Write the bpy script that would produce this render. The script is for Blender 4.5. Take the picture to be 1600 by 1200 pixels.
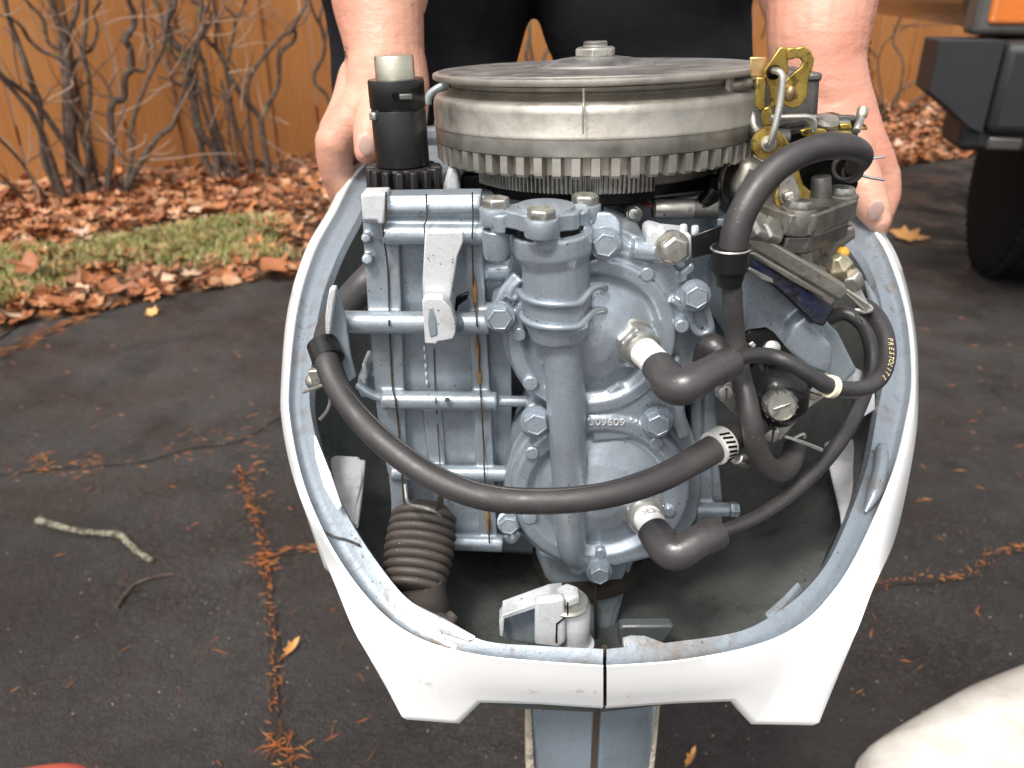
import bpy, math, random
import numpy as np
from mathutils import Vector, Matrix
random.seed(7)
PI = math.pi
for o in list(bpy.data.objects): bpy.data.objects.remove(o)
SC = bpy.context.scene
COL = SC.collection
# ------------------------------------------------------------------ camera, sky, sun, exposure
PITCH = math.radians(26.0)
FPX = 1250.0            # focal length in photograph pixels (1600 wide)
H = 0.95                # eye height above the driveway
cam_d = bpy.data.cameras.new('camera'); cam = bpy.data.objects.new('camera', cam_d); COL.objects.link(cam)
cam.location = (0, 0, H); cam.rotation_euler = (PI/2 - PITCH, 0, 0)
cam_d.sensor_width = 36; cam_d.lens = 36*FPX/1600; cam_d.clip_start = 0.02; cam_d.clip_end = 500
cam_d.dof.use_dof = True; cam_d.dof.focus_distance = 0.42; cam_d.dof.aperture_fstop = 12
SC.camera = cam
SUN_EL, SUN_AZ = math.radians(56), math.radians(208)   # azimuth clockwise from +Y: behind and left of the camera
world = bpy.data.worlds.new('World'); SC.world = world; world.use_nodes = True
nt = world.node_tree; nt.nodes.clear()
sky = nt.nodes.new('ShaderNodeTexSky'); sky.sky_type = 'NISHITA'; sky.sun_disc = False
sky.sun_elevation = SUN_EL; sky.sun_rotation = SUN_AZ; sky.dust_density = 4; sky.air_density = 1.0
hsv = nt.nodes.new('ShaderNodeHueSaturation'); hsv.inputs['Saturation'].default_value = 0.12
bg = nt.nodes.new('ShaderNodeBackground'); bg.inputs['Strength'].default_value = 0.12
wo = nt.nodes.new('ShaderNodeOutputWorld')
nt.links.new(sky.outputs[0], hsv.inputs['Color']); nt.links.new(hsv.outputs[0], bg.inputs['Color']); nt.links.new(bg.outputs[0], wo.inputs[0])
sd = bpy.data.lights.new('sun', 'SUN'); sd.energy = 1.5; sd.angle = math.radians(11); sd.color = (1, .94, .87)
sun = bpy.data.objects.new('sun', sd); COL.objects.link(sun)
sdir = Vector((math.sin(SUN_AZ)*math.cos(SUN_EL), math.cos(SUN_AZ)*math.cos(SUN_EL), math.sin(SUN_EL)))
sun.rotation_euler = sdir.to_track_quat('Z', 'Y').to_euler()
SC.view_settings.view_transform = 'Standard'; SC.view_settings.look = 'None'
SC.view_settings.exposure = 1.08; SC.view_settings.gamma = 1

# ------------------------------------------------------------------ measuring helpers: where a sight line meets a plane of the place
S = 0.86
CP, SP = math.cos(PITCH), math.sin(PITCH)
CAM = Vector((0, 0, H)); FWD = Vector((0, CP, -SP)); UPV = Vector((0, SP, CP))
def ray(px, py): return FWD*FPX + Vector((px-800, 0, 0)) + UPV*(600-py)
def V(px, py, Y):
    d = ray(px, py); return CAM + d*(Y*S/d.y)
def VZ(px, py, z=0.0):
    d = ray(px, py); return CAM + d*((z-H)/d.z)
def VR(px, py, dz=0.0):            # on the sloping plane of the pan's rim
    d = ray(px, py); r = -d.z/d.y
    Y = (.36 - dz + .48*.37)/(.48 + r); return CAM + d*(Y*S/d.y)
def W(n, p): return n*(p-CAM).dot(FWD)/FPX     # metres spanned by n photo pixels at p
UPA = Vector((-.03, 0, 1)).normalized()        # the motor stands a little out of plumb

class M:
    def __init__(s): s.v = []; s.f = []
    def add(s, vs, fs):
        n = len(s.v); s.v += [tuple(p) for p in vs]; s.f += [tuple(i+n for i in f) for f in fs]; return s
    def box(s, c, size, rot=None):
        c = Vector(c); h = [x/2 for x in size]
        vs = [Vector((a*h[0], b*h[1], d*h[2])) for a in (-1,1) for b in (-1,1) for d in (-1,1)]
        if rot is not None: vs = [rot @ p for p in vs]
        return s.add([c+p for p in vs], [(0,1,3,2),(4,6,7,5),(0,4,5,1),(2,3,7,6),(0,2,6,4),(1,5,7,3)])
    def lathe(s, prof, o, ax=(0,0,1), n=32, closed=False, phase=0):
        o = Vector(o); ax = Vector(ax).normalized()
        u = ax.orthogonal().normalized(); w = ax.cross(u)
        if abs(ax.z) > .9: u = (Vector((1,0,0)) - ax*ax.x).normalized(); w = ax.cross(u)
        elif abs(ax.z) < .9: u = (Vector((0,0,1)) - ax*ax.z).normalized(); w = ax.cross(u)
        vs = []; fs = []
        for r, h in prof:
            for k in range(n):
                a = 2*PI*k/n + phase; vs.append(o + ax*h + (u*math.cos(a) + w*math.sin(a))*r)
        m = len(prof)
        for i in range(m-1 if not closed else m):
            j = (i+1) % m
            for k in range(n):
                k2 = (k+1) % n; fs.append((i*n+k, i*n+k2, j*n+k2, j*n+k))
        if not closed:
            fs.append(tuple(range(n-1, -1, -1))); fs.append(tuple((m-1)*n+k for k in range(n)))
        return s.add(vs, fs)
    def cyl(s, a, b, r0, r1=None, n=24, bev=0.0):
        a = Vector(a); b = Vector(b); r1 = r0 if r1 is None else r1; L = (b-a).length
        if bev: pr = [(r0-bev, 0), (r0-bev*.3, bev*.3), (r0, bev), (r1, L-bev), (r1-bev*.3, L-bev*.3), (r1-bev, L)]
        else: pr = [(r0, 0), (r1, L)]
        return s.lathe(pr, a, b-a, n)
    def tube(s, pts, rad, n=16, sub=6, smooth=True, squash=1.0):
        pts = [Vector(p) for p in pts]
        rad = [rad]*len(pts) if not hasattr(rad, '__len__') else list(rad)
        if smooth and len(pts) > 2: pts, rad = spline(pts, rad, sub)
        vs = []; fs = []; u = None
        for i, p in enumerate(pts):
            t = (pts[min(i+1, len(pts)-1)] - pts[max(i-1, 0)]).normalized()
            if u is None: u = t.orthogonal().normalized()
            u = (u - t*u.dot(t)).normalized(); w = t.cross(u)
            for k in range(n):
                a = 2*PI*k/n; vs.append(p + (u*math.cos(a) + w*math.sin(a)*squash)*rad[i])
        for i in range(len(pts)-1):
            for k in range(n):
                k2 = (k+1) % n; fs.append((i*n+k, i*n+k2, (i+1)*n+k2, (i+1)*n+k))
        fs.append(tuple(range(n-1, -1, -1))); fs.append(tuple((len(pts)-1)*n+k for k in range(n)))
        return s.add(vs, fs)
    def prism(s, front, d):
        """outline (list of points) pushed along vector d"""
        front = [Vector(p) for p in front]; n = len(front); d = Vector(d)
        nrm = Vector((0,0,0))
        for i in range(n): nrm += front[i].cross(front[(i+1) % n])
        if nrm.dot(d) > 0: front.reverse()
        fs = [tuple(range(n)), tuple(range(2*n-1, n-1, -1))] + [(i, n+i, n+(i+1) % n, (i+1) % n) for i in range(n)]
        return s.add(front + [p+d for p in front], fs)
    def pp(s, pix, Y, dY, up=0.0): # outline given by photo positions on the upright plane Y, with real thickness dY
        return s.prism([V(x, y, Y) for x, y in pix], Vector((0, dY*S, up*S)))
    def sph(s, c, r, n=20, m=12, rot=None):
        c = Vector(c); r = (r, r, r) if not hasattr(r, '__len__') else r
        vs = []; fs = []
        for i in range(m+1):
            th = PI*i/m
            for k in range(n):
                a = 2*PI*k/n; p = Vector((r[0]*math.sin(th)*math.cos(a), r[1]*math.sin(th)*math.sin(a), r[2]*math.cos(th)))
                if rot is not None: p = rot @ p
                vs.append(c+p)
        for i in range(m):
            for k in range(n): fs.append((i*n+k, (i+1)*n+k, (i+1)*n+(k+1) % n, i*n+(k+1) % n))
        return s.add(vs, fs)
    def ring(s, c, ax, R, r, n=40, m=10, a0=0, a1=2*PI):
        c = Vector(c); ax = Vector(ax).normalized(); u = (Vector((0,0,1))-ax*ax.z); u = (u if u.length > .1 else Vector((1,0,0))-ax*ax.x).normalized(); w = ax.cross(u)
        full = abs(a1-a0-2*PI) < 1e-6; N = n if full else n+1
        pts = [c + (u*math.cos(a0+(a1-a0)*i/n) + w*math.sin(a0+(a1-a0)*i/n))*R for i in range(N)]
        if not full: return s.tube(pts, r, m, smooth=False)
        vs = []; fs = []
        for i, p in enumerate(pts):
            rd = (p-c).normalized()
            for k in range(m): vs.append(p + (rd*math.cos(2*PI*k/m) + ax*math.sin(2*PI*k/m))*r)
        for i in range(N):
            for k in range(m): fs.append((i*m+k, ((i+1) % N)*m+k, ((i+1) % N)*m+(k+1) % m, i*m+(k+1) % m))
        return s.add(vs, fs)

def cr(p0, p1, p2, p3, t):
    return .5*((2*p1) + (p2-p0)*t + (2*p0-5*p1+4*p2-p3)*t*t + (-p0+3*p1-3*p2+p3)*t*t*t)
def spline(pts, rad, sub=6):
    P = []; R = []; n = len(pts)
    for i in range(n-1):
        a, b, c, d = max(i-1, 0), i, i+1, min(i+2, n-1)
        for k in range(sub):
            t = k/sub; P.append(cr(pts[a], pts[b], pts[c], pts[d], t)); R.append(cr(rad[a], rad[b], rad[c], rad[d], t))
    P.append(pts[-1]); R.append(rad[-1]); return P, R

ORIG = {}
def thing(name, label, cat, loc=(0,0,0), group=None):
    o = bpy.data.objects.new(name, None); o.empty_display_size = .05; COL.objects.link(o); o.location = loc
    o['label'] = label; o['category'] = cat
    if group: o['group'] = group
    ORIG[o.name] = Vector(loc); return o
def obj(name, m, mat, parent=None, bev=0, seg=2, smooth=40, vox=0, relax=4, org=None, cast=None, sub=0):
    L = ORIG[parent.name] if parent else Vector(org if org else (0,0,0))
    me = bpy.data.meshes.new(name)
    me.from_pydata([(p[0]-L.x, p[1]-L.y, p[2]-L.z) for p in m.v], [], m.f)
    o = bpy.data.objects.new(name, me); COL.objects.link(o)
    for mm in (mat if isinstance(mat, (list, tuple)) else [mat]): me.materials.append(mm)
    if parent: o.parent = parent; ORIG[o.name] = L
    else: o.location = L; ORIG[o.name] = L
    if smooth:
        me.shade_smooth()
        if not vox and not sub: me.set_sharp_from_angle(angle=math.radians(smooth))
    if vox:
        md = o.modifiers.new('r', 'REMESH'); md.mode = 'VOXEL'; md.voxel_size = vox; md.use_smooth_shade = True
        md = o.modifiers.new('s', 'SMOOTH'); md.factor = .5; md.iterations = relax
    if bev:
        md = o.modifiers.new('b', 'BEVEL'); md.width = bev; md.segments = seg; md.limit_method = 'ANGLE'; md.angle_limit = math.radians(35); md.harden_normals = False
    if sub:
        md = o.modifiers.new('u', 'SUBSURF'); md.levels = sub; md.render_levels = sub
    return o
def tag(o, label=None, cat=None, group=None, kind=None):
    for k, v in (('label', label), ('category', cat), ('group', group), ('kind', kind)):
        if v: o[k] = v
    return o

# ------------------------------------------------------------------ materials
class N:
    def __init__(s, name):
        s.m = bpy.data.materials.new(name); s.m.use_nodes = True; s.t = s.m.node_tree; s.b = s.t.nodes['Principled BSDF']
        s.tc = s.t.nodes.new('ShaderNodeTexCoord').outputs['Object']
    def n(s, kind, **kw):
        x = s.t.nodes.new(kind)
        for k, v in kw.items():
            if k.startswith('i_'): x.inputs[k[2:].replace('_', ' ')].default_value = v
            else: setattr(x, k, v)
        return x
    def l(s, a, b): s.t.links.new(a, b)
    def noise(s, sc, det=4, rough=.55, vec=None, dist=0):
        x = s.n('ShaderNodeTexNoise', i_Scale=sc, i_Detail=det, i_Roughness=rough, i_Distortion=dist); s.l(vec or s.tc, x.inputs['Vector']); return x.outputs['Fac']
    def ramp(s, fac, stops):
        x = s.n('ShaderNodeValToRGB'); r = x.color_ramp
        while len(r.elements) < len(stops): r.elements.new(.5)
        for e, (p, c) in zip(r.elements, stops): e.position = p; e.color = (*c, 1) if hasattr(c, '__len__') else (c, c, c, 1)
        s.l(fac, x.inputs[0]); return x.outputs[0]
    def mix(s, fac, a, b, mode='MIX'):
        x = s.n('ShaderNodeMix', data_type='RGBA', blend_type=mode)
        for v, k in ((fac, 0), (a, 6), (b, 7)):
            if hasattr(v, 'links'): s.l(v, x.inputs[k])
            else: x.inputs[k].default_value = v if k == 0 else (*v, 1)
        return x.outputs[2]
    def math(s, op, a, b=None):
        x = s.n('ShaderNodeMath', operation=op)
        for v, k in ((a, 0), (b, 1)):
            if v is None: continue
            if hasattr(v, 'links'): s.l(v, x.inputs[k])
            else: x.inputs[k].default_value = v
        return x.outputs[0]
    def set(s, **kw):
        for k, v in kw.items():
            k = k.replace('_', ' '); i = s.b.inputs[k]
            if hasattr(v, 'links'): s.l(v, i)
            else: i.default_value = (*v, 1) if (hasattr(v, '__len__') and len(v) == 3 and i.type == 'RGBA') else v
        return s
    def bump(s, h, dist, strength=1.0, prev=None):
        x = s.n('ShaderNodeBump', i_Distance=dist, i_Strength=strength); s.l(h, x.inputs['Height'])
        if prev: s.l(prev, x.inputs['Normal'])
        s.l(x.outputs[0], s.b.inputs['Normal']); return x.outputs[0]

def paint(name, col, metal=.35, rough=.38, dirt=(.10,.075,.05), amount=.35, specks=.5, bump=.00025, grime_scale=45, coat=0):
    s = N(name); big = s.noise(18, 3)
    c = s.mix(s.ramp(big, [(.35, 0), (.7, 1)]), [x*.88 for x in col], [min(x*1.08, 1) for x in col])
    c = s.mix(s.ramp(s.noise(1100, 2), [(.3, 0), (.7, 1)]), c, [x*.80 for x in col]) if metal < .9 else c
    gr = s.ramp(s.noise(grime_scale, 8, .65), [(.52, 0), (.72, 1)])
    c = s.mix(s.math('MULTIPLY', gr, amount), c, dirt)
    dm = s.n('ShaderNodeMapping'); dm.inputs['Scale'].default_value = (95, 95, 11); s.l(s.tc, dm.inputs[0])
    dr = s.math('MULTIPLY', s.ramp(s.noise(1.0, 6, .65, dm.outputs[0]), [(.56, 0), (.70, 1)]), s.ramp(s.noise(11, 2), [(.42, 0), (.6, 1)]))
    c = s.mix(s.math('MULTIPLY', dr, amount*.9), c, dirt)
    v = s.n('ShaderNodeTexVoronoi', i_Scale=260.0, i_Randomness=1.0); s.l(s.tc, v.inputs['Vector'])
    sp = s.ramp(v.outputs['Distance'], [(.10, 1), (.20, 0)])
    pk = s.ramp(s.noise(60, 3), [(.5, 0), (.62, 1)])
    c = s.mix(s.math('MULTIPLY', s.math('MULTIPLY', sp, pk), specks), c, [d*.5 for d in dirt])
    s.set(Base_Color=c, Metallic=metal, Roughness=s.ramp(s.noise(90, 4), [(.3, rough-.06), (.7, rough+.12)]))
    if coat: s.set(Coat_Weight=coat, Coat_Roughness=.2)
    if bump: s.bump(s.noise(260, 5), bump)
    return s.m
def rubber(name, col=(.021,.019,.019), rough=.5, dust=.25):
    s = N(name)
    c = s.mix(s.ramp(s.noise(30, 5, .6), [(.35, 0), (.75, 1)]), col, [x*1.7 for x in col])
    v = s.n('ShaderNodeTexVoronoi', i_Scale=350.0); s.l(s.tc, v.inputs['Vector'])
    sp = s.math('MULTIPLY', s.ramp(v.outputs['Distance'], [(.08, 1), (.16, 0)]), s.ramp(s.noise(70, 2), [(.5, 0), (.65, 1)]))
    c = s.mix(s.math('MULTIPLY', sp, dust*1.6), c, (.35,.32,.28))
    c = s.mix(s.math('MULTIPLY', s.ramp(s.noise(16, 7, .7), [(.48, 0), (.75, 1)]), .30), c, (.13,.115,.105))
    s.set(Base_Color=c, Roughness=s.ramp(s.noise(80, 4), [(.3, rough-.08), (.7, rough+.12)]), Specular_IOR_Level=.65)
    s.bump(s.noise(500, 3), .00012); return s.m
def metal(name, col, rough=.35, stain=(.12,.1,.07), amount=.4, scale=60, bump=.0001, spots=0):
    s = N(name)
    c = s.mix(s.math('MULTIPLY', s.ramp(s.noise(scale, 6, .65), [(.45, 0), (.7, 1)]), amount), col, stain)
    if spots:
        c = s.mix(s.math('MULTIPLY', s.ramp(s.noise(scale*2.3, 3), [(.6, 0), (.66, 1)]), spots), c, (.02,.018,.012))
    s.set(Base_Color=c, Metallic=.9, Roughness=s.ramp(s.noise(scale*1.7, 4), [(.3, rough-.08), (.75, rough+.18)]))
    s.bump(s.noise(300, 5), bump); return s.m
def plain(name, col, rough=.6, metallic=0, var=.15, scale=30, bump=0, **kw):
    s = N(name)
    s.set(Base_Color=s.mix(s.noise(scale, 5), [x*(1-var) for x in col], [min(1, x*(1+var)) for x in col]), Roughness=rough, Metallic=metallic, **kw)
    if bump: s.bump(s.noise(scale*5, 4), bump)
    return s.m

BLUE = paint('silver blue engine paint', (.35,.40,.45), .5, .31, amount=.35, specks=.8)
BLUE2 = paint('silver blue block paint', (.345,.395,.44), .5, .33, amount=.45, specks=.8, grime_scale=35)
BLUEBR = paint('lit worn silver paint', (.69,.705,.72), .3, .38, amount=.4, specks=1.0)  # lighter silver copy; strong light on up-facing parts is put into its colour
BOLTP = paint('painted bolt', (.38,.435,.49), .5, .27, amount=.35)
RIMP = paint('rim paint', (.30,.345,.39), .45, .3, dirt=(.17,.11,.06), amount=.85, specks=.9, grime_scale=24)
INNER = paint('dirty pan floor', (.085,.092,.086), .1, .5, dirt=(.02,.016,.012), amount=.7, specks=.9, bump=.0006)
RUB = rubber('hose rubber'); RUB2 = rubber('cable rubber', (.019,.0175,.018), .40); BELL = rubber('bellows rubber', (.045,.036,.03), .62, .7)
BOOT = rubber('plug boot rubber', (.030,.026,.027), .36, .3)
FLY = metal('cast flywheel alloy', (.43,.405,.36), .50, (.2,.185,.15), .55, 55, .00015)
FLYTOP = metal('machined plate steel', (.45,.42,.39), .42, (.12,.10,.085), .6, 40, .00008)
STEEL = metal('plated steel', (.60,.585,.55), .26, (.3,.26,.18), .4, 90)
ZINC = metal('dull zinc', (.47,.46,.42), .4, (.2,.17,.12), .5, 90, spots=.4)
CARB = metal('carburettor casting', (.34,.32,.28), .42, (.09,.08,.06), .6, 45, .0003, spots=.5)
DKMET = metal('dark grey casting', (.20,.195,.18), .45, (.05,.05,.04), .6, 50, .0002)
BRASS = metal('yellow chromate brass', (.55,.39,.10), .27, (.16,.10,.02), .55, 70, .0001, spots=.6)
BRONZE = metal('tan plated tab', (.75,.52,.24), .3, (.4,.25,.1), .35, 60)
BLK = metal('oily black metal', (.012,.012,.012), .3, (.03,.025,.02), .6, 60); 
BLKP = plain('gloss black paint', (.009,.009,.009), .27, 0, .3, 60, .00005, Specular_IOR_Level=.4)
GEARB = plain('black phosphate gear', (.022,.02,.02), .5, .4, .5, 80, .0003)
BANDM = metal('bright clamp band', (.80,.78,.74), .32, (.5,.45,.35), .3, 90)
BANDM.node_tree.nodes['Principled BSDF'].inputs['Metallic'].default_value = .45
CERAM = plain('white ceramic', (.82,.82,.80), .15, 0, .03)
CREAM = plain('cream plastic clip', (.75,.68,.48), .5, 0, .1)
WASH = metal('clean dome steel', (.50,.48,.47), .38, (.4,.38,.36), .3, 60)
INK = plain('grey print', (.36,.32,.31), .5); GOLD = plain('gold print', (.62,.50,.26), .5)
RUST = plain('rusty seam', (.045,.031,.020), .85, 0, .6, 120, .0003); RUSTO = plain('orange rust streak', (.26,.14,.05), .9, 0, .6, 150, .0003)
SEAM = plain('oily seam', (.030,.024,.018), .6, 0, .6, 120, .0002)
BLUEST = metal('blue stained gasket', (.12,.115,.105), .4, (.012,.035,.18), .9, 48, .0006, spots=.5)

# white skirt
s = N('white gelcoat paint')
c = s.mix(s.noise(14, 4), (.80,.80,.80), (.74,.74,.73))
chip = s.ramp(s.noise(55, 9, .75), [(.62, 0), (.66, 1)])
scr = s.n('ShaderNodeMapping'); scr.inputs['Scale'].default_value = (60, 60, 420); s.l(s.tc, scr.inputs[0])
scratch = s.math('MULTIPLY', s.ramp(s.noise(3, 5, .6, scr.outputs[0]), [(.64, 0), (.68, 1)]), s.ramp(s.noise(16, 2), [(.52, 0), (.6, 1)]))
c = s.mix(s.math('MULTIPLY', chip, .55), c, (.40,.38,.36)); c = s.mix(s.math('MULTIPLY', scratch, .5), c, (.45,.44,.44))
s.set(Base_Color=c, Roughness=.28, Coat_Weight=.3); s.bump(s.noise(200, 3), .00006); WHITE = s.m
s = N('yellowed white cowl')
c = s.mix(s.ramp(s.noise(9, 6, .65), [(.4, 0), (.75, 1)]), (.60,.575,.53), (.34,.30,.24))
s.set(Base_Color=c, Roughness=.42); s.bump(s.noise(120, 4), .0002); COWL = s.m
# skin
s = N('skin')
c = s.mix(s.ramp(s.noise(22, 4), [(.35, 0), (.7, 1)]), (.52,.26,.18), (.60,.345,.25))
c = s.mix(s.math('MULTIPLY', s.ramp(s.noise(9, 3), [(.45, 0), (.7, 1)]), .5), c, (.52,.17,.11))
s.set(Base_Color=c, Roughness=.5, Subsurface_Weight=.12, Subsurface_Radius=(.012,.005,.003), Subsurface_Scale=.6)
wr = s.n('ShaderNodeTexVoronoi', i_Scale=330.0); s.l(s.tc, wr.inputs['Vector'])
bb = s.bump(wr.outputs['Distance'], .00016); b2_ = s.bump(s.noise(120, 4), .0006, 1, bb)
mp_ = s.n('ShaderNodeMapping'); mp_.inputs['Scale'].default_value = (14, 14, 70); s.l(s.tc, mp_.inputs[0]); b3_ = s.bump(s.noise(2.0, 4, .6, mp_.outputs[0]), .0011, .7, b2_); s.bump(s.noise(30, 3), .0012, .7, b3_); SKIN = s.m
NAIL = plain('finger nail', (.72,.47,.40), .25, 0, .05)
s = N('black trousers')
wv = s.n('ShaderNodeTexWave', i_Scale=420.0, i_Distortion=1.0); s.l(s.tc, wv.inputs['Vector'])
s.set(Base_Color=s.mix(s.noise(40, 5), (.006,.006,.008), (.014,.014,.018)), Roughness=.9, Specular_IOR_Level=.2); b1 = s.bump(s.noise(14, 4), .006); s.bump(wv.outputs['Fac'], .0003, 1, b1); CLOTH = s.m
HAIR = plain('brown hair', (.09,.05,.025), .6)
SHIRT = plain('navy shirt', (.03,.035,.06), .85, 0, .3, 20, .001)

# asphalt
s = N('old sealed asphalt')
big = s.ramp(s.noise(1.3, 5, .6), [(.35, 0), (.68, 1)])
c = s.mix(big, (.023,.0200,.0192), (.058,.051,.0485))
c = s.mix(s.math('MULTIPLY', s.ramp(s.noise(5, 7, .7), [(.46, 0), (.66, 1)]), .75), c, (.012,.009,.008))
c = s.mix(s.math('MULTIPLY', s.ramp(s.noise(3.1, 8, .75), [(.56, 0), (.74, 1)]), .45), c, (.10,.09,.082))
v = s.n('ShaderNodeTexVoronoi', i_Scale=260.0); s.l(s.tc, v.inputs['Vector'])
gr = s.n('ShaderNodeSeparateColor'); s.l(v.outputs['Color'], gr.inputs[0])
c = s.mix(s.math('MULTIPLY', s.ramp(gr.outputs[0], [(.6, 0), (1, .6)]), s.ramp(s.noise(2.2, 4), [(.35, .15), (.65, 1)])), c, (.105,.092,.083))
v2 = s.n('ShaderNodeTexVoronoi', i_Scale=38.0); s.l(s.tc, v2.inputs['Vector'])
g2 = s.n('ShaderNodeSeparateColor'); s.l(v2.outputs['Color'], g2.inputs[0])
peb = s.math('MULTIPLY', s.ramp(v2.outputs['Distance'], [(.07, 1), (.10, 0)]), s.ramp(g2.outputs[1], [(.985, 0), (.99, 1)]))
c = s.mix(peb, c, (.42,.36,.28))
s.set(Base_Color=c, Roughness=s.ramp(s.noise(4, 5), [(.40, .27), (.60, .8)]), Specular_IOR_Level=.42)
b1 = s.bump(v.outputs['Distance'], .003, .9); b2 = s.bump(s.noise(70, 7, .75), .010, .9, b1); s.bump(s.noise(6, 4), .03, .6, b2); ASPH = s.m
CRACK = plain('crack dirt', (.018,.013,.010), .95, 0, .6, 60, .002)
s = N('leaf mould soil')
s.set(Base_Color=s.mix(s.noise(25, 8, .7), (.05,.028,.015), (.17,.09,.045)), Roughness=.95); s.bump(s.noise(30, 6), .03); SOIL = s.m
def varied(name, stops, rough=.8, trans=0):
    s = N(name); g = s.n('ShaderNodeNewGeometry')
    s.set(Base_Color=s.ramp(g.outputs['Random Per Island'], stops), Roughness=rough)
    s.bump(s.noise(200, 4), .0008)
    return s.m
LEAF = varied('dry oak leaves', [(0,(.20,.062,.022)), (.3,(.36,.13,.045)), (.5,(.13,.05,.022)), (.72,(.42,.22,.11)), (.88,(.44,.16,.05)), (1,(.52,.38,.27))], .6)
GRASS = varied('lawn grass', [(0,(.16,.17,.04)), (.35,(.26,.27,.075)), (.6,(.34,.31,.12)), (.85,(.48,.40,.20)), (1,(.13,.19,.04))], .6)
NEED = varied('dry needles', [(0,(.50,.15,.03)), (.5,(.38,.12,.03)), (1,(.60,.26,.07))], .6)
PEB = varied('loose grit', [(0,(.35,.30,.24)), (.6,(.15,.13,.12)), (1,(.55,.46,.33))], .8)
LEAF1 = plain('orange leaf', (.62,.31,.10), .6, 0, .3, 60, .0005)
s = N('stained cedar board')
mp = s.n('ShaderNodeMapping'); mp.inputs['Scale'].default_value = (9, 9, .7); s.l(s.tc, mp.inputs[0])
oi = s.n('ShaderNodeObjectInfo')
c = s.mix(s.noise(2.4, 7, .65, mp.outputs[0], .6), (.43,.175,.042), (.25,.085,.020))
c = s.mix(s.ramp(oi.outputs['Random'], [(0, 0), (1, .45)]), c, (.50,.22,.06))
st_ = s.n('ShaderNodeMapping'); st_.inputs['Scale'].default_value = (60, 60, 1.2); s.l(s.tc, st_.inputs[0]); c = s.mix(s.ramp(s.noise(2.2, 5, .6, st_.outputs[0]), [(.52, 0), (.75, .5)]), c, (.14,.05,.015))
kn = s.ramp(s.noise(7, 3), [(.66, 0), (.72, 1)]); c = s.mix(s.math('MULTIPLY', kn, .5), c, (.16,.045,.015))
s.set(Base_Color=c, Roughness=.65); s.bump(s.noise(12, 6, .6, mp.outputs[0]), .004); WOOD = s.m
s = N('shrub bark')
c = s.mix(s.ramp(s.noise(40, 5), [(.4, 0), (.65, 1)]), (.050,.033,.026), (.115,.082,.062)); c = s.mix(s.ramp(s.noise(18, 4), [(.6, 0), (.7, .7)]), c, (.16,.17,.06))
s.set(Base_Color=c, Roughness=.85); s.bump(s.noise(150, 5), .003); BARK = s.m
TWIG = plain('pale dead twig', (.30,.20,.14), .8, 0, .3, 60)
s = N('lichened stick'); c = s.mix(s.ramp(s.noise(110, 6, .7), [(.44, 0), (.54, 1)]), (.055,.036,.027), (.20,.19,.135)); s.set(Base_Color=c, Roughness=.9); s.bump(s.noise(160, 4), .002); STICK = s.m
DIM = paint('dim grey paint', (.11,.125,.13), .3, .45, amount=.6)
STONE = plain('pale foundation stone', (.36,.31,.25), .9, 0, .4, 12, .01)
# ================================================================== THE SETTING
g = M().add([(-60,-40,-.03),(60,-40,-.03),(60,90,-.03),(-60,90,-.03)], [(0,1,2,3)])
tag(obj('ground', g, SOIL, smooth=0), kind='structure')
edge_px = [(-700,672),(-260,575),(0,516),(70,500),(160,487),(235,470),(330,452),(410,441),(500,436),(620,415),(800,372),(1000,330),(1200,296),(1400,262),(1500,248),(1620,232),(1800,205)]
edge = [VZ(x, y) for x, y in edge_px]
edge = spline(edge, [0]*len(edge), 5)[0]
edge = [p + Vector((random.uniform(-.02,.02), random.uniform(-.02,.02), 0)) for p in edge]
ext = [edge[0] + Vector((-14,-6,0))] + edge + [edge[-1] + Vector((14, 7, 0))]
vs = [(p.x, p.y, 0) for p in ext] + [(p.x, -12, 0) for p in ext] + [(p.x, p.y, -.028) for p in ext]
n = len(ext); fs = [(i, n+i, n+i+1, i+1) for i in range(n-1)] + [(2*n+i, i, i+1, 2*n+i+1) for i in range(n-1)]
drive = tag(obj('driveway', M().add(vs, fs), ASPH, smooth=0), kind='structure')
F0 = VZ(0, 306, .085); F1 = VZ(1420, 165, .085); F0.z = 0; F1.z = 0; FD = (F1-F0).normalized(); FN = Vector((FD.y, -FD.x, 0)).normalized()   # FN points to the camera side
def fence_t(p): return (p-F0).dot(FD)
# bank between driveway and fence
vs = []; fs = []; K = 12
def bank_z(s, x): return .004 + .05*min(s*3, 1) + .05*s + .012*math.sin(x*7+s*9)*math.sin(s*PI)
for p in ext:
    q = F0 + FD*fence_t(p) - FN*.15
    for k in range(K+1):
        s_ = k/K; r_ = p.lerp(q, s_); vs.append((r_.x, r_.y, bank_z(s_, p.x) if k else -.026))
for i in range(n-1):
    for k in range(K): a = i*(K+1)+k; fs.append((a, a+K+1, a+K+2, a+1))
tag(obj('leaf_bed', M().add(vs, fs), SOIL), kind='structure')
def bed(u, s_):           # point on the bank: u along 0..1 in view, s_ 0 edge .. 1 fence
    i = u*(len(edge)-1); k = min(int(i), len(edge)-2); p = edge[k].lerp(edge[k+1], i-k)
    q = F0 + FD*fence_t(p); r_ = p.lerp(q, s_); return Vector((r_.x, r_.y, bank_z(s_, r_.x)))

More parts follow.
